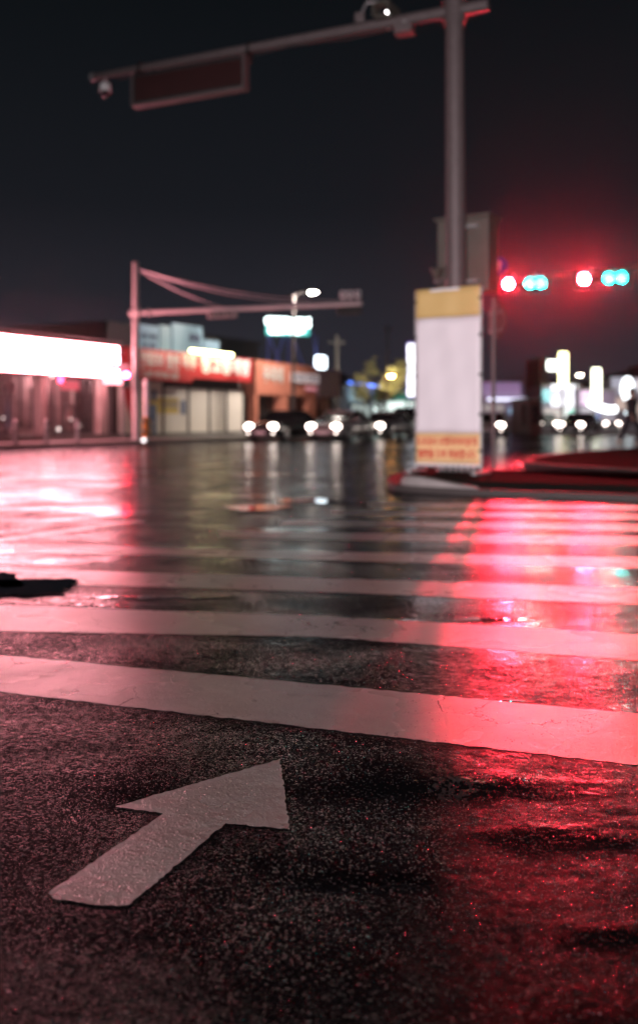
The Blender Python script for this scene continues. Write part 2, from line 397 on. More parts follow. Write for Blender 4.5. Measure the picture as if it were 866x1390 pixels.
# hanging message sign
A1 = armpt(187); A2 = armpt(335); mid = (A1+A2)/2; w = (A2-A1).length
sg = empty('message_sign', (mid.x, mid.y-.16, mid.z-.12), armang, 'dark unlit message board with pale bottom edge hung under the long overhead arm', 'electronic sign')
ledoff = stripes('unlit_led_grid', (.012,.004,.004), (.05,.012,.012), 26, 'X', .35, 0, .003)
mb = MB(); mb.box((0,0,-.36),(w,.16,.56)); mb.build('housing', dark, sg, bevel=.01)
mb = MB(); mb.box((0,-.086,-.36),(w-.1,.012,.44)); mb.build('display', ledoff, sg)
mb = MB(); mb.box((0,-.03,-.663),(w+.05,.2,.04)); mb.box((-w/2-.015,-.03,-.36),(.03,.2,.56)); mb.box((w/2+.015,-.03,-.36),(.03,.2,.56)); mb.build('rim', polemat, sg)
for sx_ in (-1,1):
    mb = MB(); mb.box((sx_*w*.5,.1,-.05),(.04,.22,.18)); mb.cyl((sx_*w*.5-.02,.16,.12),(sx_*w*.5+.02,.16,.12),.12,n=16); mb.build('hanger', dark, sg)
# dome camera
p = armpt(143)
dc = empty('dome_camera', (p.x, p.y, p.z-.065), 0, 'small dome camera hanging at the tip of the long overhead arm', 'camera')
mb = MB(); mb.cyl((0,0,0),(0,0,-.14),.02,n=10); mb.build('stem', steel, dc, True)
mb = MB(); mb.cyl((0,0,-.13),(0,0,-.26),.10,.115,20); mb.sphere((0,0,-.13),.10,(1,1,.5)); mb.build('housing', white, dc, True)
mb = MB(); mb.sphere((0,0,-.27),.088,(1,1,1)); mb.build('dome', glassd, dc, True)
# box camera on arm
p = armpt(524)
bc = empty('box_camera', (p.x, p.y-.08, p.z+.10), R(-28), 'boxy hooded camera sitting on the overhead arm near the tall pole', 'camera')
mb = MB(); mb.box((0,0,.13),(.30,.5,.03)); mb.box((-.14,0,.03),(.02,.5,.2)); mb.box((.14,0,.03),(.02,.5,.2)); mb.box((0,.05,-.06),(.3,.42,.03)); mb.build('hood', beige, bc)
mb = MB(); mb.box((0,.08,.02),(.2,.36,.14)); mb.build('body', dark, bc, bevel=.01)
mb = MB(); mb.cyl((0,-.1,.02),(0,-.13,.02),.045,n=16); mb.build('lens', glassd, bc)
mb = MB(); mb.sphere((.10,-.2,-.045),.016); mb.build('lamp', emis('tiny_white_lamp',(1,.95,.95),30), bc)
mb = MB(); mb.cyl((0,.1,-.2),(0,.1,-.05),.03,n=10); mb.build('bracket', steel, bc)
p = armpt(548)
ub = empty('flash_unit', (p.x, p.y-.1, p.z-.14), R(-20), 'small grey box slung below the overhead arm beside the hooded camera', 'camera flash')
mb = MB(); mb.box((0,0,-.06),(.3,.26,.16)); mb.build('body', polemat, ub, bevel=.02)
mb = MB(); mb.box((0,.04,.07),(.06,.06,.14)); mb.build('bracket', steel, ub)
p = armpt(488)
ba = empty('antenna_bracket', (p.x, p.y, p.z+.09), 0, 'short crooked bracket with small box on top of the overhead arm', 'bracket')
mb = MB(); mb.box((0,0,.08),(.16,.12,.16)); mb.build('box', polemat, ba, bevel=.01)
mb = MB(); mb.cyl((.02,0,.14),(.12,0,.34),.018,n=8); mb.cyl((.12,0,.34),(.30,0,.36),.014,n=8); mb.build('rod', steel, ba)

# control cabinet strapped behind the pole
cb = empty('control_cabinet', (2.53, 15.55, 0.17), R(-31), 'beige steel control cabinet strapped high on the pole above the banner', 'cabinet')
mb = MB(); mb.box((-.05,0,3.54),(.90,.45,1.22)); mb.build('case', beige, cb, bevel=.012)
mb = MB(); mb.box((-.05,-.01,4.17),(.98,.56,.045)); mb.build('lid', beige, cb, bevel=.01)
mb = MB(); mb.box((-.03,-.232,3.54),(.82,.014,1.12)); mb.build('door', beige, cb, bevel=.004)
mb = MB(); mb.box((-.29,-.25,3.54),(.03,.03,.14)); mb.build('handle', dark, cb)
mb = MB(); mb.box((0,-.25,3.09),(.5,.2,.04)); mb.box((0,-.25,3.99),(.5,.2,.04)); mb.builds('bracket', steel, cb)
sp = empty('horn_speaker', (1.93, 15.3, 3.28), R(20), 'small pale horn speaker at the left edge of the control cabinet', 'speaker')
mb = MB(); mb.cyl((0,0,.02),(-.02,-.04,.2),.03,.10,16); mb.build('horn', beige, sp, True)
mb = MB(); mb.box((.06,.03,.0),(.16,.08,.1)); mb.build('driver', polemat, sp, bevel=.02)

# ------------------------------------------------------------ banner stand
cl = mat('banner_cloth_white', (.78,.74,.77), .6, var=.05, scale=2, bump=.004, bscale=5)
clo = mat('banner_cloth_ochre', (.62,.44,.17), .6, var=.06, scale=2, bump=.004, bscale=5)
clb = mat('banner_cloth_orange', (.80,.55,.27), .6, var=.05, scale=2)
redink = mat('red_ink', (.62,.06,.04), .55)
BW = 1.06
bl = Vector((1.515, 14.52, .17)); brr = Vector((2.43, 13.95, .17)); bang = math.atan2(brr.y-bl.y, brr.x-bl.x)
bs = empty('banner_stand', (bl+brr)/2, bang, 'upright white cloth banner with ochre top and red writing at its foot, on the island', 'banner')
BWi = (brr-bl).length
def cloth(name, z0, z1, m, dy=0):
    nx, nz = 16, max(3, int((z1-z0)*10)); mb = MB(); w_ = BWi-.012
    for j in range(nz+1):
        for i in range(nx+1):
            x = -w_/2 + w_*i/nx; z = z0+(z1-z0)*j/nz
            y = -.03+dy + (.014*math.sin(z*5+x*3) + .007*math.sin(x*14+z*2) + .006*math.sin(z*11-x*9+math.sin(z*3)))*math.sin(math.pi*i/nx)
            mb.v.append((x, y, z))
    mb.f = [(j*(nx+1)+i, j*(nx+1)+i+1, (j+1)*(nx+1)+i+1, (j+1)*(nx+1)+i) for j in range(nz) for i in range(nx)]
    o = mb.build(name, m, bs, 'all'); s = o.modifiers.new('s','SOLIDIFY'); s.thickness = .004; return o
cloth('banner_bottom', .15, .62, clb); cloth('banner_middle', .622, 2.39, cl); o = cloth('banner_top', 2.392, 2.84, clo); tag(o, 'ochre cloth top section')
for s_ in (-1,1):
    mb = MB(); mb.box((s_*BWi/2,0,1.40),(.032,.05,2.84)); mb.build('post', steel, bs, bevel=.005)
    mb = MB(); mb.box((s_*BWi/2,0,.025),(.08,.6,.05)); mb.build('foot', steel, bs, bevel=.008)
mb = MB(); mb.box((0,0,2.815),(BWi-.05,.04,.04)); mb.build('top_rail', white, bs); mb = MB(); mb.box((0,0,.13),(BWi-.05,.04,.035)); mb.build('bottom_rail', white, bs)
text('lettering', '도로공사 보행자여러분께', .146, redink, bs, (0,-.062,.48), ext_=.002, bold=.0035, sx=.66)
text('lettering', '불편을 드려 죄송합니다', .148, redink, bs, (0,-.062,.29), ext_=.002, bold=.004, sx=.66)
for s_ in (-1,1):
    for z__ in (.35,.9,1.5,2.1,2.65):
        mb = MB(); mb.cyl((s_*(BWi/2-.004),-.045,z__),(s_*(BWi/2-.004),.03,z__+.012),.024,n=8); mb.build('cable_tie', black, bs)
# small box between the banner's feet
jb = empty('junction_box', (2.28,14.75,.16), bang, 'low dark slatted box on the island behind the foot of the banner', 'box')
mb = MB(); mb.box((0,0,.1),(.62,.3,.2)); mb.build('case', dark, jb, bevel=.01)
mb = MB()
for k in range(6): mb.box((-.25+k*.1,-.16,.1),(.045,.016,.16))
mb.builds('slat', steel, jb)

# ------------------------------------------------------------ thin sign pole
tp = empty('traffic_sign', (2.88,15.35,.16), R(-75), 'thin pole with an octagonal sign seen almost edge-on, right of the banner', 'sign')
mb = MB(); mb.cyl((0,0,0),(0,0,2.85),.033,n=14); mb.build('pole', polemat, tp, True)
mb = MB(); mb.box((0,0,.01),(.3,.3,.02)); mb.build('base_plate', dark, tp)
mb = MB(); q = [(.33*math.cos(k*math.pi/4+math.pi/8), .33*math.sin(k*math.pi/4+math.pi/8)) for k in range(8)]
mb.add([(x,.05,2.48+z) for x,z in q]+[(x,.075,2.48+z) for x,z in q],[tuple(range(8)),tuple(range(15,7,-1))]+[(k,(k+1)%8,8+(k+1)%8,8+k) for k in range(8)])
mb.build('sign_plate', mat('sign_plate_back',(.07,.03,.03),.6), tp)
mb = MB(); mb.box((0,.035,2.6),(.5,.03,.04)); mb.box((0,.035,2.3),(.5,.03,.04)); mb.builds('bracket', polemat, tp)

# ------------------------------------------------------------ horizontal traffic lights
RED = emis('lit_red_lens', (1,.022,.045), 20000); REDW = RED
GRN = emis('lit_green_lens', (.004,1,.88), 330)
off = mat('unlit_lens', (.05,.04,.03), .25)
hous = mat('signal_housing', (.03,.03,.028), .5)
def tlight(loc, rz, label, lit, pitch=.40, rad=.165):
    t = empty('traffic_light', loc, rz, label, 'traffic light', 'traffic lights hanging from the right gantry')
    mb = MB(); mb.box((0,.0,0),(pitch*4+.06,.22,.42)); mb.build('housing', hous, t, bevel=.03)
    mb = MB(); mb.box((0,.12,0),(pitch*4+.35,.012,.68)); mb.build('backplate', dark, t)
    for k in range(4):
        x = (k-1.5)*pitch
        m_ = {0: RED, 1: off, 2: GRN, 3: GRN}[k]
        mb = MB(); mb.sphere((x,-.108,0), rad, (1,.28,1), 14, 7); o = mb.build('lens', m_, t, 'all')
        if k == 0: tag(o, 'lit red lens')
        if k > 1: tag(o, 'lit green lens')
        mv = MB(); n = 24; ring = lambda yy, rr_: [(x+rr_*math.cos(2*math.pi*i/n), yy - (.10*math.sin(2*math.pi*i/n) if yy < -.2 else 0), rr_*math.sin(2*math.pi*i/n)) for i in range(n)]
        mv.loft([ring(-.105, rad+.022), ring(-.60, rad+.012), ring(-.60, rad+.004), ring(-.105, rad+.014)], False); mv.build('visor', hous, t, True)  # full tunnel shape, lengthened to keep signal light off the islands
    mb = MB(); mb.box((-.4,.05,.3),(.06,.06,.3)); mb.box((.4,.05,.3),(.06,.06,.3)); mb.builds('bracket', steel, t)
    return t
L1 = at(712, 387, 36); L2 = at(818, 380, 34.2)
dr = L2-L1; gz = math.atan2(dr.y, dr.x)
gz_face = R(-12.4)
tlight(L1, gz_face, 'traffic light with glowing red and green lenses, nearer the cabinet and the banner', 0)
tlight(L2, R(-16.5), 'lit red and green traffic light, right of the other lit one on its arm', 0, .43)
gd = dr.normalized(); gr = empty('signal_gantry', (L1.x+gd.x*9, L1.y+gd.y*9+.15, .0), 0, 'grey gantry arm across the sky holding the two red and green traffic lights', 'gantry')
s0 = -gd*10.3; hz = 6.5
mb = MB(); mb.cyl(Vector((0,0,hz)), Vector((s0.x, s0.y, hz-.05)), .1,.06,16); mb.build('arm', polemat, gr, True)
mb = MB(); mb.cyl((0,0,0),(0,0,8),.17,.13,20); mb.build('pole', polemat, gr, True)
# round blue sign on the gantry
p = at(677, 361, 36.6)
rs = empty('round_sign', p, R(-20), 'round blue sign with a white arrow, half hidden behind the cabinet', 'sign')
mb = MB(); mb.cyl((0,0,0),(0,.02,0),.33,n=32); mb.build('plate', mat('sign_blue',(.03,.06,.55),.4), rs)
mb = MB(); mb.add([(-.04,-.006,-.2),(.04,-.006,-.2),(.04,-.006,.05),(.13,-.006,.05),(0,-.006,.22),(-.13,-.006,.05),(-.04,-.006,.05)],[(0,1,2,6),(5,3,4)]); o = mb.build('arrow', white, rs)
mb = MB(); mb.cyl((0,.04,-.75),(0,.04,.2),.025,n=10); mb.build('bracket', steel, rs)

# ------------------------------------------------------------ left gantry
poleleft = mat('pale_pole_paint', (.5,.47,.46), .45)
lp = Vector((-7.45, 37.9, .14))
lg = empty('signal_gantry', lp, 0, 'pink-lit pole on the far left pavement with a long arm and stay cables', 'gantry')
mb = MB(); mb.cyl((0,0,0),(-.02,0,7.25),.15,.125,20); mb.build('pole', poleleft, lg, True)
e = Vector((1.62, 34.9, 5.33)) - lp; s_ = Vector((-.25,.08,5.19))
mb = MB(); mb.cyl(s_, e, .105,.075,16); mb.build('arm', poleleft, lg, True)
ead = (e-s_).normalized()
mb = MB(); mb.cyl(s_+ead*.25+Vector((0,0,0)), s_+ead*.45,.19,.19,16); mb.cyl(s_+ead*.8,s_+ead*.86,.17,.17,16); mb.cyl(s_-ead*.02,s_+ead*.04,.15,.15,16); mb.builds('clamp', poleleft, lg, True)
top = Vector((0,0,7.0))
for f_, zz in ((.42,0.08),(.80,.08),(1.0,.1)):
    a = s_.lerp(e, f_)+Vector((0,0,zz)); pts = [top.lerp(a, k/10)-Vector((0,0,.35*4*(k/10)*(1-k/10)*(f_))) for k in range(11)]
    mb = MB(); mb.tube(pts, .022, 6); mb.build('stay_cable', steel, lg, True)
mb = MB(); mb.box((0,0,1.5),(.34,.34,.02)); mb.cyl((0,0,0),(0,0,.05),.3,.3,16); mb.builds('base_plate', steel, lg)
def larm(px):
    k = (px-CX)/F; p = lp+s_; t = (k*p.y-p.x)/(ead.x-k*ead.y); return p+ead*t
pinkish = mat('faded_signal_back', (.30,.27,.27), .5)
la = math.atan2(ead.y, ead.x)
for (x0, x1, dz, h, lab) in ((283,322,-.06,.26,'grey signal back hanging mid-way along the left gantry arm'),(458,490,-.08,.30,'dark signal back hanging at the tip of the left gantry arm')):
    a = larm(x0); b_ = larm(x1); c = (a+b_)/2
    t = empty('traffic_light', (c.x, c.y-.1, c.z+dz-h/2-.02), la, lab, 'traffic light')
    w_ = (b_-a).length
    mb = MB(); mb.box((0,0,0),(w_,.2,h)); mb.build('housing', pinkish if x0 < 300 else hous, t, bevel=.03)
    for k in range(3):
        mb = MB(); mb.cyl(((k-1)*w_*.3,-.1,0),((k-1)*w_*.3,-.24,.0),h*.36,n=14,caps=False); mb.build('visor', hous, t)
    mb = MB(); mb.box((0,.1,h/2+.06),(.08,.06,.2)); mb.build('bracket', steel, t)
for i, px in enumerate((466,475.5,486)):
    a = larm(px); t = empty('camera_unit', (a.x, a.y, a.z+.07), la+R(8), ('leftmost','middle','rightmost')[i]+' of three small pale camera boxes above the tip of the left gantry arm', 'camera', 'camera boxes on the left gantry arm')
    mb = MB(); mb.box((0,0,.30),(.21,.3,.26)); mb.build('body', white, t, bevel=.03)
    mb = MB(); mb.cyl((0,-.15,.30),(0,-.19,.30),.07,n=14); mb.build('lens', glassd, t)
    mb = MB(); mb.cyl((0,0,0),(0,0,.2),.025,n=8); mb.build('bracket', steel, t)
# pedestrian signal on left pole
ps = empty('pedestrian_signal', (lp.x-.33, lp.y-.3, 2.62), R(8), 'small pedestrian signal glowing red on the left gantry pole', 'pedestrian signal')
mb = MB(); mb.box((0,0,.16),(.34,.2,.34)); mb.box((0,0,-.2),(.34,.2,.34)); mb.build('housing', hous, ps, bevel=.02)
mb = MB(); mb.sphere((0,-.11,.16),.12,(1,.3,1)); mb.build('lens', emis('red_man_lens',(1,.02,.06),260), ps, 'all')
mb = MB(); mb.box((0,-.2,.36),(.36,.22,.02)); mb.box((0,-.2,0),(.36,.22,.02)); mb.builds('visor', hous, ps)
mb = MB(); mb.box((.22,.12,.1),(.22,.05,.05)); mb.build('bracket', steel, ps)
# second slim post and sleeve by the pole
tp2 = empty('utility_post', Vector(((199-CX)/F*38.4, 38.4, .14)), 0, 'short pale post standing right beside the left gantry pole', 'post')
mb = MB(); mb.cyl((0,0,0),(0,0,2.45),.12,.12,14); mb.sphere((0,0,2.45),.12,(1,1,.4)); mb.build('post', white, tp2, True)
mb = MB(); mb.cyl((0,0,.1),(0,0,.95),.15,.15,14); mb.build('guard_sleeve', stripes('hazard_sleeve',(.75,.30,.02),(.03,.03,.03),1.6,'DIAGONAL',.5), tp2, True)
gl_ = empty('ground_lamp', g(195,604,.14), 0, 'tiny white lamp ball low on the kerb by the left gantry pole', 'lamp')
mb = MB(); mb.cyl((0,0,0),(0,0,.1),.04,n=10); mb.build('base', dark, gl_); mb = MB(); mb.sphere((0,0,.16),.07); mb.build('bulb', emis('ball_lamp',(1,.9,.9),4), gl_, 'all')

# ------------------------------------------------------------ bollards on left pavement
b0 = None
for i, px in enumerate((21,63,105)):
    t = tpx(px, .6); p = S(t, .6); p.z = .14
    lab = ('grey steel bollard at the kerb, left edge of the view', 'grey steel bollard in the middle of three at the left kerb', 'grey steel bollard at the left kerb nearest the gantry pole')[i]
    if b0 is None:
        b0 = empty('bollard', p, 0, lab, 'bollard', 'bollards along the left kerb')
        mb = MB(); mb.cyl((0,0,0),(0,0,.78),.075,n=16); mb.build('post', steel, b0, True)
        mb = MB(); mb.sphere((0,0,.78),.078,(1,1,.5)); mb.build('cap', steel, b0, True)
        mb = MB(); mb.cyl((0,0,.55),(0,0,.65),.079,n=16,caps=False); mb.build('reflective_band', white, b0, True)
        mb = MB(); mb.cyl((0,0,0),(0,0,.02),.12,n=16); mb.build('flange', dark, b0, True)
    else:
        c = copy_tree(b0); c.location = p; c['label'] = lab

# ------------------------------------------------------------ street lamps
lampe = emis('street_lamp_led', (1,.90,.80), 200)
def street_lamp(loc, rz, label, H=7.4, arm=1.7, m=lampe, sz=1):
    t = empty('street_lamp', loc, rz, label, 'street lamp', 'street lamps')
    mb = MB(); mb.cyl((0,0,0),(0,0,H),.11,.065,18); mb.build('pole', polemat, t, True)
    mb = MB(); mb.cyl((0,0,0),(0,0,.5),.16,.15,18); mb.build('base', dark, t, True)
    mb = MB(); mb.tube([(-.5,0,H-.22),(0,0,H-.05),(arm*.5,0,H+.12),(arm,0,H+.18)], .045, 10); mb.build('arm', polemat, t, True)
    mb = MB(); mb.box((arm+.3,0,H+.2),(.7,.26,.10)); mb.build('lamp_head', dark, t, bevel=.03)
    mb = MB(); mb.sphere((arm+.32,0,H+.14),.17*sz,(1.3,.8,.5)); mb.build('lamp_glass', m, t, 'all')
    return t
q = S(tpx(398,.7),.7); q.z = .14
sl1 = street_lamp(q, R(8), 'tall street lamp with white light standing in front of the orange brick shop', H=1+171/F*q.y-.2, arm=.75)
l = bpy.data.lights.new('fill_spot','SPOT'); l.energy = 5200; l.color = (1,.88,.78); l.spot_size = R(120); l.spot_blend = .6; l.shadow_soft_size = .15  # spot added in the lamp head, aimed to brighten the brick front
o = bpy.data.objects.new('fill_spot', l); C.objects.link(o); o.parent = sl1; o.location = (1.05,0,1+171/F*q.y-.2)
o.rotation_mode = 'QUATERNION'; o.rotation_quaternion = (Matrix.Rotation(-R(8),4,'Z').to_quaternion() @ Vector((-.75,.35,-.55)).to_track_quat('-Z','Y'))
street_lamp(Vector((-7.5,-6.5,0)), R(35), 'unseen street lamp added behind the viewpoint as fill light for the near road', H=8.2, arm=1.6, m=emis('fill_lamp_led',(1,.86,.76),150), sz=1.5)  # unseen lamp added behind the viewpoint to light arrow and near road

# ------------------------------------------------------------ left buildings
OFF = 3.5
def bframe(name, px0, px1, label, cat='building', off=OFF):
    t0, t1 = tpx(px0, off), tpx(px1, off); p = S(t0, off); p.z = .14
    return empty(name, p, UA, label, cat), t1-t0
plaster = mat('dark_plaster', (.09,.075,.075), .7, bump=.01, bscale=20)
pinkwall = mat('pale_tile', (.66,.55,.52), .4, bump=.004, bscale=30)
concrete = mat('concrete', (.22,.21,.20), .7, bump=.01, bscale=20)
orange = mat('orange_brick', (.52,.18,.12), .6, bump=.01, bscale=40, var=.2)
alum = mat('aluminium_frame', (.10,.09,.09), .35, .5)
shopglass, nt, b = newmat('shop_glass'); b.inputs['Base Color'].default_value = (.02,.02,.025,1); b.inputs['Roughness'].default_value = .05; b.inputs['Alpha'].default_value = .2
interior = mat('shop_interior', (.22,.15,.15), .7, var=.6, scale=2.5)

# A: shop under the big glowing sign
bA, wA = bframe('shop_building', -170, 162, 'low shop with glass front under the huge glowing white sign at the left edge')
lx = lambda px, t0: tpx(px, OFF)-t0
tA = tpx(-170, OFF); X = lambda px: tpx(px, OFF)-tA
mb = MB(); mb.box((wA/2,6.2,1.9),(wA,8,3.8)); mb.build('wall', plaster, bA)
mb = MB(); mb.box((wA/2,3.6,4.2),(wA+.2,7.4,.25)); mb.build('roof', concrete, bA)
mb = MB(); mb.box((wA/2,2.1,1.45),(wA-.3,.08,2.6)); mb.build('back_partition', interior, bA)
mb = MB(); mb.box((wA/2,1.1,2.95),(wA,2.2,.5)); mb.build('lintel', plaster, bA)
mb = MB(); mb.box((wA/2,.9,.10),(wA,2.2,.2)); mb.build('plinth', concrete, bA)
for px in (-60, 57, 139):
    mb = MB(); mb.box((X(px),.1,1.45),(.42 if px > 100 else .32,.42,2.5)); mb.build('pillar', pinkwall, bA, bevel=.02)
def glazing(par, x0, x1, z0, z1, y, nx, nz=1, fr=.06):
    w = MB()
    for i in range(nx+1): w.box((x0+(x1-x0)*i/nx, y, (z0+z1)/2), (fr,.07,z1-z0+.004))
    for j in range(nz+1): w.box(((x0+x1)/2, y, z0+(z1-z0)*j/nz), (x1-x0-.003,.066,fr))
    o = w.build('window', alum, par); gg = MB(); gg.box(((x0+x1)/2,y+.02,(z0+z1)/2),(x1-x0,.012,z1-z0)); gg.build('pane', shopglass, o); return o
glazing(bA, X(-55), X(18), .25, 2.65, .35, 3); glazing(bA, X(22), X(52), .5, 2.65, .35, 2); glazing(bA, X(63), X(76), .25, 2.65, .35, 1, 4)
glazing(bA, X(112), X(132), .25, 2.65, .35, 2, 3)
dm = MB()
for px in (80,94,109): dm.box((X(px),.3,1.4),(.08,.09,2.4))
dm.box(((X(80)+X(109))/2,.3,2.62),(X(109)-X(80),.088,.08)); dm.box(((X(80)+X(109))/2,.3,.28),(X(109)-X(80),.088,.12)); d_ = dm.build('door', alum, bA)
mb = MB(); mb.box((X(95),.22,1.3),(.04,.06,.5)); mb.build('handle', steel, d_)
mb = MB(); mb.box((X(101),.24,2.3),(X(107)-X(82),.03,.42)); mb.build('door_sign', emis('dim_pink_sign',(1,.2,.3),.35,(.4,.1,.1)), bA)
for k, (a, b_, z0, z1) in enumerate(((64,75,.7,1.2),(64,75,1.4,2.1),(113,121,.8,1.3),(123,131,1.5,2.2),(84,92,.3,1.5),(25,50,.35,.6),(30,48,1.9,2.3))):
    mb = MB(); mb.box(((X(a)+X(b_))/2,.9+.05*k,(z0+z1)/2),(X(b_)-X(a),.04,z1-z0)); mb.build('poster', pinkwall, bA)
mb = MB(); mb.box((X(4),.9,1.0),(.12,.05,1.15)); mb.build('window_sign', emis('magenta_led',(1,.1,.7),3), bA)
mb = MB(); mb.box((X(4)+.12,.9,1.0),(.08,.05,1.1)); mb.build('window_sign', emis('cyan_led',(.1,.8,1),3), bA)
mb = MB(); mb.sphere((X(80),-.1,2.5),.1,(1,1,1.6)); mb.build('entrance_lamp', emis('red_entrance_lamp',(1,.03,.1),25), bA, 'all')
mb = MB(); mb.sphere((X(82),.1,.45),.07); mb.sphere((X(99),.1,.85),.04); mb.sphere((X(7),.1,.9),.04); mb.builds('floor_lamp', emis('small_warm_lamp',(1,.85,.8),2.5), bA, 'all')
# interior light of the shop
def point(name, loc, e, col, rad=.15, par=None):
    l = bpy.data.lights.new(name, 'POINT'); l.energy = e; l.color = col; l.shadow_soft_size = rad
    o = bpy.data.objects.new(name, l); C.objects.link(o); o.location = loc
    if par: o.parent = par
    return o
for k_ in (3.5,9.5): point('ceiling_lamp', (k_,1.5,2.6), 420, (1,.5,.52), .2, bA)
# A's sign
tS0 = tpx(-170,OFF-.5); pS = S(tS0, OFF-.5)
sA = empty('shop_sign', (pS.x, pS.y, 0), UA, 'huge blown-out white and pink fascia sign glowing above the leftmost shop', 'illuminated sign')
wS = tpx(161,OFF-.5)-tS0
mb = MB(); mb.box((wS/2,.02,3.5),(wS,.06,1.32)); mb.build('sign_face', emis('big_sign_glow',(1,.32,.37),58), sA)
mb = MB(); mb.box((wS/2,.25,3.5),(wS+.06,.38,1.38)); mb.build('sign_case', mat('red_sign_case',(.5,.04,.05),.4), sA, bevel=.01)
# side sign and lower glowing piece next to it
t_ = empty('projecting_sign', S(tpx(150,2.2),2.2)+Vector((0,0,.0)), UA, 'small glowing pink-white box sign tucked between the big sign and the gantry pole', 'illuminated sign')
mb = MB(); mb.box((.2,0,2.66),(1.15,.12,.34)); mb.build('sign_face', emis('pinkwhite_sign',(1,.35,.4),6), t_, bevel=.03)
mb = MB(); mb.box((.5,0,3.22),(1.3,.10,.26)); mb.build('sign_face', emis('pink_sign_dim',(1,.25,.33),1.2), t_, bevel=.03)
mb = MB(); mb.cyl((.9,.1,0),(.9,.1,3.4),.04,n=8); mb.build('bracket', steel, t_)

# B: white shutter shop with red banner sign
bB, wB = bframe('shop_building', 166, 338, 'low white-panelled flooring shop below the long red sign with white lettering')
tB = tpx(166, OFF); XB = lambda px: tpx(px, OFF)-tB
mb = MB(); mb.box((wB/2,4.6,1.9),(wB,8,3.8)); mb.build('wall', plaster, bB)
mb = MB(); mb.box((wB/2,4.4,4.0),(wB+.1,8.4,.2)); mb.build('roof', concrete, bB)
mb = MB(); mb.box((wB/2,.3,.08),(wB,.7,.16)); mb.build('plinth', concrete, bB)
panelm = mat('cream_shutter', (.78,.70,.62), .5, var=.08, bump=.006, bscale=12)
edges = (169,187,228,262,290,313,336)
for a, b_ in zip(edges[:-1], edges[1:]):
    g_ = .05; mb = MB(); x0, x1 = XB(a)+g_, XB(b_)-g_; zt = 2.65 if a < 225 else 2.42
    mb.box(((x0+x1)/2,.35,(.2+zt)/2),(x1-x0,.1,zt-.2)); sh = mb.build('shutter', panelm, bB)
    ribs = MB(); nn = max(3, int((zt-.2)/.3))
    for k in range(nn): ribs.box(((x0+x1)/2,.297,.3+k*.3),(x1-x0-.02,.008,.012))
    ribs.build('ribs', panelm, sh)
    mb = MB(); mb.box((XB(b_),.3,1.4),(.07,.14,2.6)); mb.build('mullion', alum, bB)
mb = MB(); mb.box((XB(225),.285,1.52),(XB(251)-XB(203),.01,.75)); mb.build('poster', mat('yellow_poster',(.62,.45,.12),.6), bB)
mb = MB()
mb.box((XB(207),.275,2.0),(.36,.01,.5)); mb.box((XB(216),.275,2.0),(.36,.01,.5)); mb.box((XB(211),.27,1.2),(.9,.01,.7)); mb.box((XB(208),.27,.5),(.3,.01,.8)); mb.box((XB(216),.27,.5),(.28,.01,.8)); mb.box((XB(255),.275,1.45),(.35,.01,.7))
mb.builds('poster', mat('blue_poster',(.12,.15,.24),.6), bB)
text('lettering', '바닥재', .5, mat('poster_ink',(.35,.3,.3),.6), bB, (XB(236),.272,1.5), ext_=.002, bold=.01)
# thin red diagonal sheet at the left
mb = MB(); x0 = XB(168); x1 = XB(188); mb.add([(x0,.1,2.7),(x0+.7,.1,2.7),(x1,.05,.7),(x1-.2,.1,.5),(x0+.3,.12,1.6)],[(0,1,2,3,4)]); o = mb.build('diagonal_sheet', mat('red_sheet',(.5,.05,.05),.7), bB); s = o.modifiers.new('s','SOLIDIFY'); s.thickness = .01
mb = MB(); x0 = XB(166)+.03; mb.box(((x0+wB)/2,.02,3.62),(wB-x0,.2,1.28)); x9 = XB(260)
bsn = empty('shop_sign', bB.location, UA, 'long red fascia sign with white Korean lettering above the cream shutters', 'sign')
redsign = mat('red_sign_sheet', (.56,.035,.04), .45, var=.08, scale=2)
mb = MB(); mb.box((wB/2,-.1,3.52),(wB-.05,.18,1.22)); mb.build('sign_board', redsign, bsn, bevel=.01)
mb = MB(); mb.box((XB(214),-.1,2.80),(XB(260)-XB(169),.17,.22)); mb.build('sign_board', redsign, bsn, bevel=.01)
wl = mat('white_letters', (.60,.57,.57), .5)
def fit(s, px0, px1, X_, zc, size, par, m_, bold=.02, y=-.2, off_=OFF):
    o = text('lettering', s, size, m_, par, ((X_(px0)+X_(px1))/2, y, zc), ext_=.01, bold=bold)
    w_ = max(v.co.x for v in o.data.vertices)-min(v.co.x for v in o.data.vertices); o.scale = ((X_(px1)-X_(px0))/w_, 1, 1); return o
fit('인테리어', 186, 217, XB, 3.55, .85, bsn, wl); fit('장판', 221, 239, XB, 3.55, .85, bsn, wl); fit('마루', 243, 262, XB, 3.62, .85, bsn, wl)
fit('창고형매장', 268, 335, XB, 3.58, .95, bsn, mat('white_letters_bright',(.85,.82,.8),.5), .03)
fit('도배 바닥재 시공', 188, 238, XB, 2.92, .36, bsn, wl, .008)
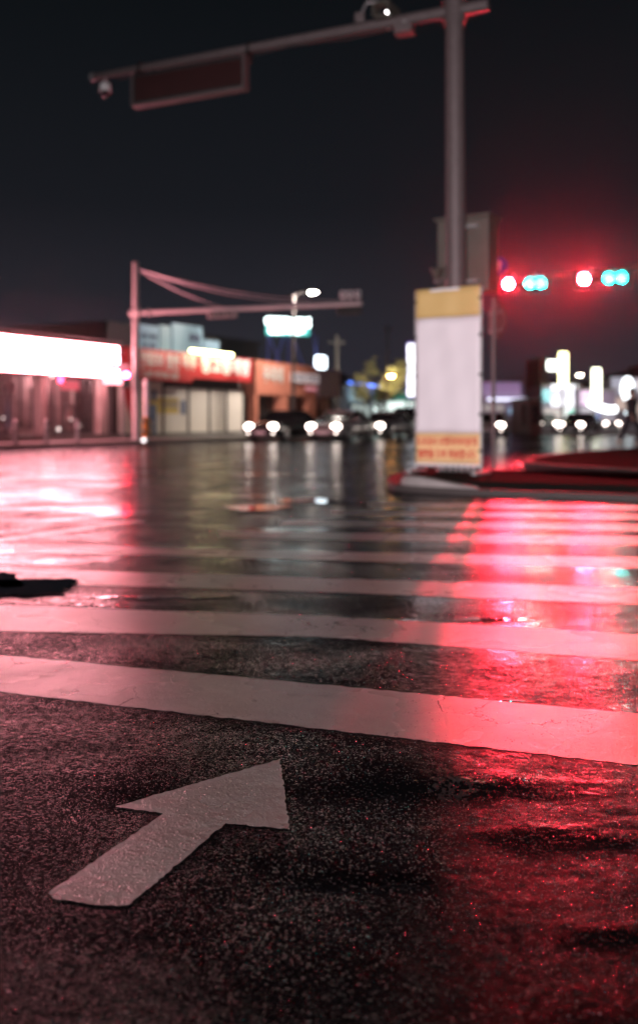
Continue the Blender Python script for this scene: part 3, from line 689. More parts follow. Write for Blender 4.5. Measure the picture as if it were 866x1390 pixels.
# tube lights over the sign
tb = empty('tube_light', (bB.location.x, bB.location.y, 0), UA, 'pair of yellow-white fluorescent tubes glowing along the top of the red sign', 'lamp')
mb = MB(); mb.box((XB(276),-.42,4.42),(XB(304)-XB(248),.06,.05)); mb.build('fixture', alum, tb)
for a, b_ in ((248,283),(286,304)):
    mb = MB(); mb.cyl((XB(a),-.5,4.36),(XB(b_),-.5,4.36),.08,n=12); mb.build('tube', emis('tube_glow',(1,.95,.45),22), tb, True)
def area_lamp(name, par, loc, rot, size, e, col):
    l = bpy.data.lights.new(name, 'AREA'); l.shape = 'RECTANGLE'; l.size, l.size_y = size; l.energy = e; l.color = col
    o = bpy.data.objects.new(name, l); C.objects.link(o); o.parent = par; o.location = loc; o.rotation_euler = rot
area_lamp('sign_fill_area', tb, (XB(262),-.75,4.3), (R(16),0,0), (XB(330)-XB(200),.12), 85, (1,.93,.75))  # added area light, longer than the tubes, brightens sign and shutters
# billboards on B's roof, panels given a weak blue emission
bb = empty('roof_billboard', (bB.location.x, bB.location.y, 0), UA, 'row of dimly glowing blue boards with faint writing on the roof above the red sign', 'billboard')
blu = [emis('blue_board_%d' % k, c, .9, (.2,.3,.36)) for k, c in enumerate(((.12,.19,.27),(.06,.11,.14),(.075,.13,.175),(.09,.13,.18)))]
inkb = mat('navy_ink', (.03,.03,.10), .5)
def board(a, b_, z0, z1, m_, y=1.6):
    mb = MB(); mb.box(((XB(a)+XB(b_))/2,y,(z0+z1)/2),(XB(b_)-XB(a)-.04,.12,z1-z0)); return mb.build('panel', m_, bb, bevel=.01)
z_ = lambda px, py: zpy(px, OFF+1.6, py)
XO = 0
board(222,250,4.1,5.65,blu[0]); board(251,266,4.1,5.75,blu[1]); board(268,308,4.1,5.95,blu[2]); board(309,330,4.1,5.30,blu[3])
text('lettering', '상담 환영', .34, inkb, bb, (XB(236),1.52,5.05), bold=.006); text('lettering', '시공 전문', .3, inkb, bb, (XB(236),1.52,4.62), bold=.006)
mb = MB(); mb.box((XB(293),1.52,5.3),(.35,.02,.4)); mb.box((XB(300),1.52,5.3),(.35,.02,.4)); mb.box((XB(299),1.52,4.7),(.3,.02,.3)); mb.build('lettering', inkb, bb)
mb = MB()
for px in (224,248,268,306,328): mb.box((XB(px),1.9,4.8),(.07,.07,1.5)); 
mb.build('frame', alum, bb)

# dark building behind
dk = mat('night_wall', (.05,.045,.05), .8, bump=.01)
bk = empty('building', S(tpx(150,14),14), UA, 'dark unlit building rising behind the red sign shop', 'building')
mb = MB(); mb.box((7,3,3.3),(17,8,6.6)); mb.build('wall', dk, bk); mb = MB(); mb.box((7,3,6.7),(17.4,8.4,.2)); mb.build('roof', dk, bk)
mb = MB()
for k in range(5): mb.box((1.5+k*2.8,-1.03,4.9),(1.2,.05,1.1)); 
mb.builds('window', glassd, bk)
bk = empty('building', S(-18,26), UA, 'dim two-storey house behind the leftmost shop', 'building')
mb = MB(); mb.box((0,4,4.3),(13,8,8.6)); mb.build('wall', mat('violet_grey_wall',(.10,.08,.09),.8), bk); mb = MB(); mb.box((0,4,8.7),(13.6,8.6,.25)); mb.build('roof', dk, bk)
for k in range(4):
    mb = MB(); mb.box((-4.5+k*3,-.02,6.9),(1.1,.06,1.2)); mb.build('window', glassd, bk)

# C: orange brick shop
bC, wC = bframe('shop_building', 347, 430, 'orange brick shop with brush-style lettering behind the street lamp')
tC = tpx(347, OFF); XC = lambda px: tpx(px, OFF)-tC
mb = MB(); mb.box((wC/2,4.5,1.95),(wC,7,3.9)); mb.build('wall', orange, bC)
mb = MB(); mb.box((wC/2,.5,3.2),(wC,1.0,1.9)); mb.build('parapet', orange, bC, bevel=.01)
for a, b_ in ((347,352),(382,392),(420,430)):
    mb = MB(); mb.box(((XC(a)+XC(b_))/2,.3,1.12),(XC(b_)-XC(a),.5,2.24)); mb.build('pillar', orange, bC)
glazing(bC, XC(352), XC(382), .1, 2.2, .6, 5); glazing(bC, XC(392), XC(420), 1.3, 2.2, .6, 2)
mb = MB(); mb.box(((XC(392)+XC(420))/2,.5,.7),(XC(420)-XC(392),.1,1.2)); mb.build('shutter', pinkwall, bC)
mb = MB(); mb.box((XC(366),.95,1.1),(XC(382)-XC(352),.05,2.2)); mb.build('curtain', stripes('curtain',(.03,.04,.035),(.07,.08,.07),3), bC)
s = fit('우리네', 356, 383, XC, 3.35, 1.0, bC, mat('pale_brush_letters',(.55,.54,.50),.5), .03, -.05)
mb = MB(); mb.box(((XC(393)+XC(430))/2,-.12,3.35),(XC(430)-XC(393),.14,.58)); o = mb.build('sign_panel', emis('dim_white_sign',(1,.8,.85),.38,(.5,.5,.5)), bC, bevel=.02)
fit('식당 안내', 396, 427, XC, 3.35, .42, bC, mat('grey_letters',(.3,.28,.35),.5), .01, -.21)
mb = MB(); mb.sphere((XC(413),-.2,2.75),.12); mb.box((XC(421),-.1,2.72),(1.2,.1,.26)); mb.build('side_sign', emis('pink_side_sign',(1,.25,.35),.5), bC)
# D purple grey box
bD, wD = bframe('shop_building', 430.5, 460, 'narrow purple-grey fronted shop at the right end of the orange brick one')
tD = tpx(430.5, OFF); XD = lambda px: tpx(px, OFF)-tD
mb = MB(); mb.box((wD/2,4.3,1.9),(wD,7,3.8)); mb.build('wall', orange, bD)
mb = MB(); mb.box((wD/2,.35,3.15),(wD-.02,.9,1.75)); mb.build('fascia', stripes('mauve_cladding',(.22,.14,.17),(.27,.18,.22),2.2,'Z',.5), bD)
glazing(bD, .25, wD*.5, .1, 2.2, .7, 2)
mb = MB(); mb.box((wD*.78,.65,1.15),(wD*.36,.1,2.1)); dd = mb.build('door', mat('brown_door',(.28,.12,.07),.5), bD); mb = MB(); mb.box((wD*.66,.56,1.1),(.05,.06,.4)); mb.build('handle', steel, dd)
# square glowing sign on D
sq = empty('cube_sign', (bD.location.x, bD.location.y, 0), UA, 'square blown-out white sign box standing on the roof of the purple-grey shop', 'illuminated sign')
mb = MB(); mb.box((XD(441),.3,4.62),(1.0,.4,.82)); mb.build('sign_face', emis('square_sign_glow',(.8,.92,1),7), sq, bevel=.12)
mb = MB(); mb.box((XD(441),.3,4.1),(.12,.12,.3)); mb.cyl((XD(441)-.3,.6,4.0),(XD(441)+.1,.6,6.3),.05,n=8); mb.cyl((XD(441)+.4,.6,4.0),(XD(441)-.6,.6,6.6),.05,n=8); mb.build('frame', mat('blue_steel',(.10,.12,.40),.4), sq)

# rooftop LED sign, twin rows
q = at(391, 443, 62)
ls = empty('rooftop_sign', (q.x, q.y, 0), R(12), 'two-row white LED sign with cyan rim on a frame coloured as if blue-lit behind the street lamp', 'illuminated sign')
mb = MB(); mb.box((0,.12,q.z),(2.95,.15,1.15)); mb.build('back_panel', emis('cyan_panel',(.05,.8,.7),1.5), ls, bevel=.05)
wh = emis('led_white',(.85,1,1),8)
text('lettering', '해물탕아구찜', .62, wh, ls, (0,-.02,q.z+.24), bold=.045, sx=.90)
text('lettering', '생선구이 전문', .44, wh, ls, (-.1,-.02,q.z-.30), bold=.04, sx=.95)
bst = mat('blue_lit_frame', (.12,.14,.45), .4); mb = MB()  # blue light on the legs is put into the steel colour
for x0, x1 in ((-1.3,-1.3),(.1,.1),(-1.3,-.2),(.3,1.3),(-.2,-1.0)): mb.cyl((x0,.2,q.z-.5),(x1,.5,q.z-3.1),.07,n=8)
mb.box((-.4,.5,q.z-2.9),(1.6,.1,.25)); mb.build('frame', bst, ls)
mb = MB(); mb.box((0,2.0,2.15),(6,4,4.3)); bq = mb.build('podium', dk, ls)

# E cyan-lit building
q = at(482, 545, 66)
bE = empty('shop_building', (q.x, q.y, 0), R(58), 'pale shop with a blue neon roof edge left of the bushy tree', 'building')
cyw = mat('cyan_wall', (.40,.50,.55), .6)
mb = MB(); mb.box((.8,3,1.7),(3.8,6,3.4)); mb.build('wall', cyw, bE)
mb = MB(); mb.add([(-1.3,-.2,3.4),(3.0,-.2,3.4),(3.0,6,3.4),(-1.3,6,3.4),(-1.3,2.8,4.2),(3.0,2.8,4.2)],[(0,1,5,4),(3,2,5,4),(0,4,3),(1,2,5),(0,1,2,3)]); mb.build('roof', dark, bE)
mb = MB(); mb.cyl((-1.35,-.3,3.55),(3.2,-.3,3.4),.07,n=8); mb.build('neon_strip', emis('blue_neon',(.08,.22,1),6), bE)
mb = MB(); mb.box((.1,-.25,2.75),(2.3,.2,.9)); mb.build('sign_panel', emis('pale_cyan_sign',(.55,.85,.95),.55), bE, bevel=.03)
glazing(bE, -.6, 2.2, .2, 2.1, -.05, 3)
mb = MB(); mb.box((.8,.02,1.15),(2.6,.05,1.8)); mb.build('poster', emis('lit_shop_interior',(.75,.9,.85),1.0), bE)
# F filling-station like canopy with white lit wall
q = at(516, 575, 74)
bF = empty('shop_building', (q.x, q.y, 0), R(4), 'long low forecourt building with green canopy edge and bright white wall behind the cars', 'building')
mb = MB(); mb.box((0,3,1.7),(9.5,5,3.4)); mb.build('wall', mat('white_wall',(.6,.62,.6),.6), bF)
mb = MB(); mb.box((1.6,-.6,2.75),(6.5,2.2,.42)); mb.build('canopy', emis('green_canopy',(.02,.30,.18),.45,(.03,.3,.2)), bF)
mb = MB(); mb.box((0,.45,1.45),(9.4,.05,1.9)); mb.build('lit_window', emis('station_lit_wall',(.85,1,.95),1.9), bF)  # glowing sheet: light on the white wall is put in as emission
mb = MB()
for k in range(5): mb.box((-4.2+k*2.1,-.2,1.25),(.18,.18,2.5))
mb.builds('column', concrete, bF)
# vertical segmented sign
q = at(559, 502, 70)
vs_ = empty('vertical_sign', (q.x, q.y, 0), R(-8), 'tall narrow white sign of five stacked lit blocks at the left edge of the banner', 'illuminated sign')
zt = 1+(569-466)/F*70; zb = 1+(569-538)/F*70; hh = (zt-zb)/5
pw = emis('white_block_glow',(.95,.97,1),5)
mb = MB(); mb.box((0,.1,(zt+zb)/2),(.78,.2,zt-zb+.2)); mb.build('case', emis('violet_rim',(.22,.06,.7),.8), vs_, bevel=.04)
syl = '한우정육점'
for k in range(5):
    mb = MB(); mb.box((0,-.03,zt-hh*(k+.5)),(.62,.08,hh*.86)); o = mb.build('sign_block', pw, vs_, bevel=.08)
    text('lettering', syl[k], .5, mat('pale_blue_ink',(.4,.4,.7),.5), o, (0,-.09,zt-hh*(k+.5)), bold=.005)
mb = MB(); mb.cyl((0,.25,0),(0,.25,zt),.1,n=10); mb.build('post', steel, vs_)
# orange lamp
olp = at(526, 509, 60)
sl2 = street_lamp((olp.x-.1, olp.y, 0), 0, 'short lamp with an orange ball of light in front of the bushy tree', H=olp.z-.2, arm=.02, m=emis('sodium_lamp',(1,.45,.16),140), sz=1.0)
l = bpy.data.lights.new('fill_spot','SPOT'); l.energy = 2600; l.color = (1,.82,.62); l.spot_size = R(100); l.spot_blend = .4; l.shadow_soft_size = .1  # spot added at the orange lamp, aimed to brighten the tree
o = bpy.data.objects.new('fill_spot', l); C.objects.link(o); o.parent = sl2; o.location = (.3,.1,olp.z-.1); o.rotation_euler = (R(96),0,R(5))
# thin distant poles
for px, top_, d, lab in ((457,455,64,'bare dark utility pole above the purple-grey shop'),(526,440,90,'bare dark utility pole standing behind the bushy tree')):
    p = at(px, top_, d); t = empty('utility_pole', (p.x,p.y,0), 0, lab, 'pole')
    mb = MB(); mb.cyl((0,0,0),(0,0,p.z),.16,.1,10); mb.build('pole', concrete, t, True)
    mb = MB(); mb.box((0,0,p.z-.5),(1.2,.1,.1)); mb.build('crossarm', concrete, t)

# ------------------------------------------------------------ trees
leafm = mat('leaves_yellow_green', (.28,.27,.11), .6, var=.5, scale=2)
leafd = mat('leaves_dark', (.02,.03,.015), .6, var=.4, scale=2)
bark = mat('bark', (.07,.05,.035), .8, bump=.02)
def tree(name, loc, H, rad, m_, label, n=2600, seed=1, spread=1.0):
    rr = random.Random(seed); t = empty(name, loc, 0, label, 'tree')
    mb = MB(); mb.cyl((0,0,0),(0,0,H*.55),.14,.08,10); tips = []
    for k in range(15):
        a = rr.uniform(0, 6.28); z0 = H*rr.uniform(.22,.55); ln_ = rad*rr.uniform(.6,1.1)
        e_ = Vector((math.cos(a)*ln_*spread, math.sin(a)*ln_, z0+H*rr.uniform(.15,.42)))
        m1 = Vector((0,0,z0)).lerp(e_, .5)+Vector((0,0,-.1)); mb.cyl((0,0,z0), m1, .05,.035,6); mb.cyl(m1, e_, .035,.012,6); tips += [e_, m1.lerp(e_, .6)]
    mb.build('trunk', bark, t, True)
    lf = MB()
    for k in range(n):
        c = rr.choice(tips)+Vector((rr.gauss(0,.32),rr.gauss(0,.32),rr.gauss(0,.28)))*rad*.45
        s_ = rr.uniform(.07,.15); q = Matrix.Rotation(rr.uniform(0,6.28),3,'Z') @ Matrix.Rotation(rr.uniform(-1,1),3,'X')
        lf.add([c+q@Vector(v)*s_ for v in ((-1,0,0),(0,-.5,0),(1,0,0),(0,.5,0))], [(0,1,2,3)])
    lf.build('crown', m_, t); return t
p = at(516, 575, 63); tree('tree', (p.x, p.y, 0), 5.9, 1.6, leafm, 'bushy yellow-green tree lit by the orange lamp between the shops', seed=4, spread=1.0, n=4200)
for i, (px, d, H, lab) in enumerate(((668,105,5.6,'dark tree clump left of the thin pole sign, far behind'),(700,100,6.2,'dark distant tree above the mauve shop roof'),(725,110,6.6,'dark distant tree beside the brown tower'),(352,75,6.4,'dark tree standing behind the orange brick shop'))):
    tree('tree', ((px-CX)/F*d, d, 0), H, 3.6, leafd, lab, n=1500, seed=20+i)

# ------------------------------------------------------------ right-hand shops
def rb(name, px0, px1, ytop, d, m_, label, rz=0, depth=6):
    a = at(px0, ytop, d); b_ = at(px1, ytop, d); w_ = b_.x-a.x
    t = empty(name, ((a.x+b_.x)/2, d, 0), rz, label, 'building')
    mb = MB(); mb.box((0,depth/2+.1,a.z/2),(w_,depth,a.z)); mb.build('wall', m_, t)
    mb = MB(); mb.box((0,depth/2,a.z+.08),(w_+.2,depth+.3,.16)); mb.build('roof', concrete, t)
    return t
def panel(par, px0, px1, y0, y1, d, m_, name='sign_panel', dy=0, bev=.03, th=.12):
    a = at(px0, y0, d); b_ = at(px1, y1, d); mb = MB()
    mb.box(((a.x+b_.x)/2-par.location.x, d-par.location.y-.12+dy, (a.z+b_.z)/2), (abs(b_.x-a.x), th, abs(a.z-b_.z))); return mb.build(name, m_, par, bevel=bev)
mauve = mat('mauve_wall', (.30,.22,.32), .6)
r1 = rb('shop_building', 648, 712, 520, 72, mauve, 'mauve-lit shop with a white neon line seen just right of the banner')
panel(r1, 655, 706, 519, 538, 72, emis('mauve_fascia',(.45,.25,.55),.6), 'fascia'); panel(r1, 661, 719, 540, 544, 71.6, emis('white_neon',(.8,.8,1),2.6), 'neon_strip')
panel(r1, 656, 684, 549, 566, 72, emis('warm_interior',(1,.85,.8),.35), 'lit_window'); panel(r1, 690, 703, 553, 562, 71.9, emis('blue_white_window',(.4,.65,.9),.8), 'lit_window')
r2 = rb('kiosk', 719, 736, 543, 64, mat('dark_red_wall',(.10,.03,.025),.7), 'dark reddish brown hut standing in front of the lit shops')
panel(r2, 707, 714, 549, 578, 64, mat('dark_brown_panel',(.05,.035,.03),.7), 'side_panel')
panel(r2, 721, 732, 550, 574, 63.9, glassd, 'door')
r3 = rb('shop_building', 736, 788, 524, 76, mat('pale_lit_wall',(.45,.42,.45),.6), 'brightly lit corner shop below the yellow-edged white upright sign')
panel(r3, 748, 783, 522, 551, 75.6, emis('white_fascia',(.93,.93,1),2.6), 'sign_panel'); panel(r3, 736, 747.6, 529, 545, 75.6, emis('cyan_fascia',(.35,.9,.95),1.4), 'sign_panel')
panel(r3, 738, 762, 555, 572, 75.9, emis('warm_white_window',(1,.88,.8),.8), 'lit_window'); panel(r3, 765, 785, 553, 571, 75.9, emis('cool_white_window',(.95,1,.95),1.55), 'lit_window'); panel(r3, 771, 782, 556, 562, 75.7, emis('green_notice',(.3,1,.75),1.4), 'notice')
text('lettering', '편의점', .95, mat('violet_ink',(.3,.2,.6),.5), r3, (at(766,0,76).x-r3.location.x,-.62,1+32*76/F), bold=.01)
r3b = rb('building', 733, 744, 487, 90, mat('brown_tower',(.20,.14,.12),.7), 'slim brown tower rising behind the lit signs')
v3 = empty('upright_sign', at(764,0,74).xy.to_3d(), 0, 'tall upright white sign with yellow edge and a side box, tallest on the right', 'illuminated sign')
panel(v3, 758, 770, 478, 524, 74, emis('yellowwhite_glow',(1,.95,.5),8), 'sign_face', bev=.15); panel(v3, 742, 757.6, 489, 503, 74, emis('white_glow_b',(.95,1,.9),6), 'side_sign', bev=.1)
mb = MB(); mb.cyl((0,.1,0),(0,.1,5),.12,n=10); mb.build('post', steel, v3)
p = at(781, 509, 70); street_lamp((p.x,p.y,0), 0, 'distant street lamp glowing warm white beside the tall upright sign', H=p.z-.14, arm=.02, m=emis('far_lamp',(1,.9,.72),50), sz=1.0)
r4 = rb('shop_building', 788, 836, 530, 74, mauve, 'pink-lit shop with a curved white awning light at the far right')
panel(r4, 787, 814, 530, 550, 73.7, emis('pink_fascia',(.85,.55,.85),1.2), 'fascia')
panel(r4, 787, 803, 553, 572, 73.9, emis('pale_window',(.8,.75,.85),.5), 'lit_window'); panel(r4, 805, 812, 562, 571, 73.8, emis('blue_notice',(.05,.3,.95),1.0), 'notice'); panel(r4, 816, 834, 557, 573, 73.9, emis('dim_violet_window',(.35,.25,.45),.35), 'lit_window')
v4 = empty('upright_sign', at(809,0,72.6).xy.to_3d(), 0, 'shorter upright white sign above the pink-lit shop', 'illuminated sign')
panel(v4, 803, 815, 500, 545, 72.6, emis('white_glow_c',(1,1,.75),7), 'sign_face', bev=.15)
pts = [at(800+36*k/8, 546+10*math.sin(math.pi*(k/8)*.62), 72.4)-v4.location for k in range(9)]; pts = [Vector((q_.x, q_.y, q_.z)) for q_ in pts]
mb = MB(); mb.tube(pts, .26, 10); mb.build('curved_lamp', emis('awning_glow',(.95,1,1),8), v4, True)
mb = MB(); mb.cyl((0,.2,0),(0,.2,4.8),.1,n=10); mb.build('post', steel, v4)
r5 = rb('shop_building', 832, 905, 514, 80, mat('pale_lilac_wall',(.4,.38,.45),.6), 'pale lilac shop at the right edge behind the walking person')
panel(r5, 829, 846, 512, 534, 79.6, emis('pale_lilac_board',(.65,.65,.8),.7), 'sign_panel'); panel(r5, 861, 900, 514, 532, 79.6, emis('pale_board_b',(.75,.75,.85),.9), 'sign_panel'); panel(r5, 832, 852, 540, 556, 79.7, emis('peach_window',(1,.75,.65),.7), 'lit_window'); panel(r5, 858, 900, 545, 570, 79.7, emis('peach_window_b',(1,.8,.7),.5), 'lit_window')
v5 = empty('upright_sign', at(852,0,70).xy.to_3d(), 0, 'large oval white light box behind the walking person', 'illuminated sign')
mb = MB(); q = at(852,528,70); mb.sphere((0,0,q.z), 1, (.52,.2,.95)); mb.build('sign_face', emis('oval_glow',(.92,.97,1),5), v5, 'all'); mb = MB(); mb.cyl((0,.1,0),(0,.1,q.z),.08,n=8); mb.build('post', steel, v5)
mb = MB(); q = at(853,561,70); mb.sphere((0,-.3,q.z), .3, (1,.5,.8)); mb.build('lamp', emis('low_glow',(.8,.95,1),7), v5, 'all')
# white railing
p0 = at(786,0,62); rl = empty('railing', (p0.x, 62, 0), R(-3), 'white vertical-bar railing along the far roadside in front of the shops', 'railing')
mb = MB(); wr = 4.2
mb.box((wr/2,0,.85),(wr,.05,.05)); mb.box((wr/2,0,.2),(wr,.05,.05)); mb.builds('rail', white, rl)
mb = MB()
for k in range(22): mb.box((k*.2,0,.52),(.04,.03,.6))
mb.builds('bar', white, rl)
for k in range(4):
    mb = MB(); mb.box((k*1.4,0,.48),(.08,.08,.96)); mb.build('post', white, rl)
# far dark buildings right and centre to close the skyline
for px0, px1, yt, d, lab in ((566,660,532,120,'long dark building far behind the banner'),(700,745,527,125,'low dark building far behind the brown hut'),(462,505,545,110,'low dark shed behind the blue neon shop'),(880,990,495,95,'dark block beyond the right edge shops')):
    t = rb('building', px0, px1, yt, d, dk, lab); 
    for k in range(3): panel(t, px0+8+k*14, px0+14+k*14, yt+10, yt+16, d, glassd, 'window')
# far hills
hm = mat('night_hill', (.012,.014,.016), .9, bump=.5, bscale=.05)
mb = MB(); pts = []
for k in range(61):
    x = -260+k*520/60; pts.append((x, 330+20*math.sin(k*.3), 13+6*math.sin(k*.31)+4*math.sin(k*.83+1)+2*math.sin(k*2.1)))
mb.loft([[(x,y,-1) for x,y,z in pts],[(x,y,z) for x,y,z in pts],[(x,y+120,z*.9) for x,y,z in pts]], False, False); tag(mb.build('hills', hm, None, 'all'), kind='structure')

# ------------------------------------------------------------ cars
HEAD = emis('headlight_on', (1,.84,.75), 17)
FOG = emis('fog_light_on', (1,.85,.76), 12)
platem = mat('number_plate', (.6,.6,.6), .4)
def car(name, paint, label, suv=False, group='cars waiting with headlights on', loc=(0,0,0), rz=0, beam=HEAD, extra=None):
    t = empty(name, loc, rz, label, 'car', group); Lc = 4.6; W = .91; H = 1.72 if suv else 1.44
    hood = .98 if suv else .86; belt = 1.06 if suv else .93
    # body: stations along y (front at y=0)
    st = [(0.0,.70,.34,.62,.60),(.10,.84,.24,.70,.68),(.5,.90,.20,.80,hood-.05),(1.25,.91,.20,.88,hood+.04),(2.0,.915,.20,.9,belt),(3.3,.915,.20,.9,belt+.02),(4.1,.90,.22,.88,belt+.02),(4.5,.84,.30,.84,belt-.03),(4.6,.74,.38,.7,.80)]
    rings = []
    for (y, w, zb, sw, zt) in st:
        half = [(0,zb),(w*.85,zb),(w,zb+.14),(w*1.0,(zb+zt)/2),(w*.985,zt-.10),(w*.90,zt),(w*.5,zt+.03)]
        ring = [(x,y,z) for x,z in half] + [(0,y,zt+.04)] + [(-x,y,z) for x,z in half[:0:-1]]
        rings.append(ring)
    mb = MB(); mb.loft(rings); mb.build('body', paint, t, 'all', sub=1)
    y0, y1, y2, y3 = (1.25,2.0,3.9,4.5) if suv else (1.35,2.15,3.3,4.15)
    def sec(y, w, z0, z1, k): return [(-w,y,z0),(w,y,z0),(w*(1-.1*k),y,z1*.5+z0*.5),(w*(1-.26*k),y,z1),(-w*(1-.26*k),y,z1),(-w*(1-.1*k),y,z1*.5+z0*.5)]
    mb = MB(); mb.loft([sec(y0,.82,belt-.06,belt-.02,.2),sec(y1,.85,belt-.06,H-.05,1),sec((y1+y2)/2,.86,belt-.06,H-.02,1),sec(y2,.85,belt-.06,H-.08,1),sec(y3,.78,belt-.06,belt,.2)])
    gh = mb.build('windows', glassd, t, True)
    rw = .86*.76
    mb = MB(); mb.loft([[(-rw,y1-.08,H-.09),(rw,y1-.08,H-.09),(rw*.94,y1-.05,H-.03),(-rw*.94,y1-.05,H-.03)],[(-rw-.02,(y1+y2)/2,H-.05),(rw+.02,(y1+y2)/2,H-.05),(rw*.94,(y1+y2)/2,H+.015),(-rw*.94,(y1+y2)/2,H+.015)],[(-rw,y2+.06,H-.11),(rw,y2+.06,H-.11),(rw*.94,y2+.04,H-.05),(-rw*.94,y2+.04,H-.05)]])
    mb.build('roof', paint, t, True, bevel=.01)
    for s in (-1,1):
        mb = MB()
        mb.cyl((s*.80,y0+.02,belt-.02),(s*.655,y1-.04,H-.08),.032,n=6); mb.cyl((s*.865,(y1+y2)/2,belt-.02),(s*.675,(y1+y2)/2,H-.05),.034,n=6); mb.cyl((s*.79,y3-.05,belt-.02),(s*.655,y2+.02,H-.1),.04,n=6)
        mb.builds('pillar', paint, t, True)
        mb = MB(); mb.sphere((s*1.0,1.75,belt+.05),.11,(1,.7,.75)); mb.build('mirror', paint, t, 'all')
        for y in (.85,3.7):
            w = MB(); w.cyl((s*.72,y,.32),(s*.93,y,.32),.32,n=24); wo = w.build('wheel', black, t, True, bevel=.02)
            w = MB(); w.cyl((s*.93,y,.32),(s*.94,y,.32),.2,n=18); w.build('rim', steel, wo)
        mb = MB(); mb.sphere((s*.62,.085,.66),.2,(1.2,.35,.75)); mb.build('headlight', beam, t, 'all')
        mb = MB(); mb.sphere((s*.64,.06,.38),.05,(1,.6,1)); mb.build('fog_light', FOG if beam is HEAD else glassd, t, 'all')
    mb = MB(); mb.box((0,.0,.56),(.72,.06,.14)); mb.build('grille', dark, t, bevel=.02)
    mb = MB(); mb.box((0,-.02,.38),(.52,.03,.12)); mb.build('number_plate', platem, t, bevel=.005)
    mb = MB(); mb.box((0,.05,.28),(1.4,.08,.10)); mb.build('bumper_intake', dark, t, bevel=.02)
    return t
paintb = mat('black_car_paint', (.012,.012,.014), .22, .3, coat=1); paintw = mat('pearl_car_paint', (.45,.42,.40), .25, .2, coat=1)
paints = mat('silver_car_paint', (.25,.25,.26), .28, .6, coat=1); paintn = mat('navy_car_paint', (.01,.014,.02), .2, .3, coat=1)
CA = UA-math.pi/2
def cg(px, d): return Vector(((px-CX)/F*d, d, 0))
car('parked_car', paintb, 'black saloon car with glaring headlights, leftmost of the waiting cars', loc=cg(353,42), rz=CA+R(2))
car('parked_car', paintw, 'pale saloon car with bright headlights in front of the orange brick shop corner', loc=cg(438,42.5), rz=CA+R(4))
car('parked_car', paints, 'grey saloon car with headlights on, just left of the dark suv', loc=cg(500,48), rz=CA)
sv = car('parked_car', paintn, 'dark suv with a blue light strip on its front beside the banner', True, loc=cg(541,53.8), rz=CA+R(10))
mb = MB(); mb.box((.1,-.03,.93),(1.1,.04,.09)); mb.build('light_strip', emis('blue_strip',(.1,.65,1),3), sv, bevel=.01)
car('moving_car', paintw, 'white car facing the crossing with lights on, seen right of the thin pole sign', loc=cg(664,52), rz=R(-14), group='cars on the far road')
car('moving_car', paints, 'silver car with headlights on in front of the brown hut, far right road', loc=cg(744,68), rz=R(-8), group='cars on the far road')
car('moving_car', paintb, 'dark car with bright headlights just left of the white railing', loc=cg(774,58), rz=R(-30), group='cars on the far road')
car('moving_car', paintb, 'dark car with one headlight showing between railing and walking person', loc=cg(832,73), rz=R(22), group='cars on the far road')
# unseen car added behind the viewpoint to throw fill light on the banner
bc_ = Vector((-4.2,-15,0)); tgt = Vector((2.0,14.3,0)); dv_ = tgt-bc_
cr = car('fill_light_car', paints, 'unseen grey car added behind the viewpoint as fill light for the banner', loc=bc_, rz=math.atan2(dv_.y,dv_.x)+math.pi/2, beam=emis('fill_car_lens',(1,.9,.88),20), group='fill lights added behind the viewpoint')
for s in (-1,1):
    l = bpy.data.lights.new('fill_beam','SPOT'); l.energy = 23000; l.color = (1,.84,.88); l.spot_size = R(42); l.spot_blend = 1; l.shadow_soft_size = .07
    o = bpy.data.objects.new('fill_beam', l); C.objects.link(o); o.parent = cr; o.location = (s*.62,-.12,.72)
    o.rotation_euler = (R(90+.8),0,math.pi)

# ------------------------------------------------------------ person
cloth_d = mat('dark_coat', (.012,.013,.017), .8, bump=.004); skin = mat('skin', (.42,.26,.19), .5); hairm = mat('black_hair', (.01,.009,.008), .5); denim = mat('dark_trousers', (.012,.014,.022), .8)
def skinned(name, verts, edges, radii, m_, par, root=0, sub=2):
    me = bpy.data.meshes.new(name); me.from_pydata(verts, edges, []); me.update(); o = bpy.data.objects.new(name, me); C.objects.link(o); o.parent = par
    sk = o.modifiers.new('skin','SKIN'); sk.use_smooth_shade = True
    for i, r_ in enumerate(radii):
        d = me.skin_vertices[0].data[i]; d.radius = (r_, r_) if not isinstance(r_, tuple) else r_; d.use_root = i == root
    s = o.modifiers.new('sub','SUBSURF'); s.levels = sub; s.render_levels = sub
    me.materials.append(m_); return o
pp = cg(857, 28.2); pp.z = .165
pe = empty('person', pp, R(35), 'person in a dark coat and trousers walking along the planted island at the right edge', 'person')
V_ = [(0,0,.92),(0,-.01,1.1),(0,-.02,1.28),(0,-.02,1.42),(0,-.03,1.52),(0,-.05,1.60),(0,-.05,1.70),
      (.10,0,.86),(.13,-.20,.50),(.12,-.12,.09),(.12,-.28,.035),
      (-.10,0,.86),(-.13,.14,.50),(-.13,.36,.16),(-.13,.27,.045),
      (.19,-.02,1.40),(.25,.08,1.14),(.26,.02,.90),(-.19,-.02,1.40),(-.25,-.10,1.14),(-.25,-.22,.93)]
E_ = [(0,1),(1,2),(2,3),(3,4),(4,5),(5,6),(0,7),(7,8),(8,9),(9,10),(0,11),(11,12),(12,13),(13,14),(3,15),(15,16),(16,17),(3,18),(18,19),(19,20)]
rad_ = [(.15,.11),(.13,.10),(.15,.11),(.12,.09),.052,.085,.07,.09,.062,.042,.035,.09,.062,.042,.035,.065,.048,.034,.065,.048,.034]
skinned('body', V_, E_, rad_, skin, pe)
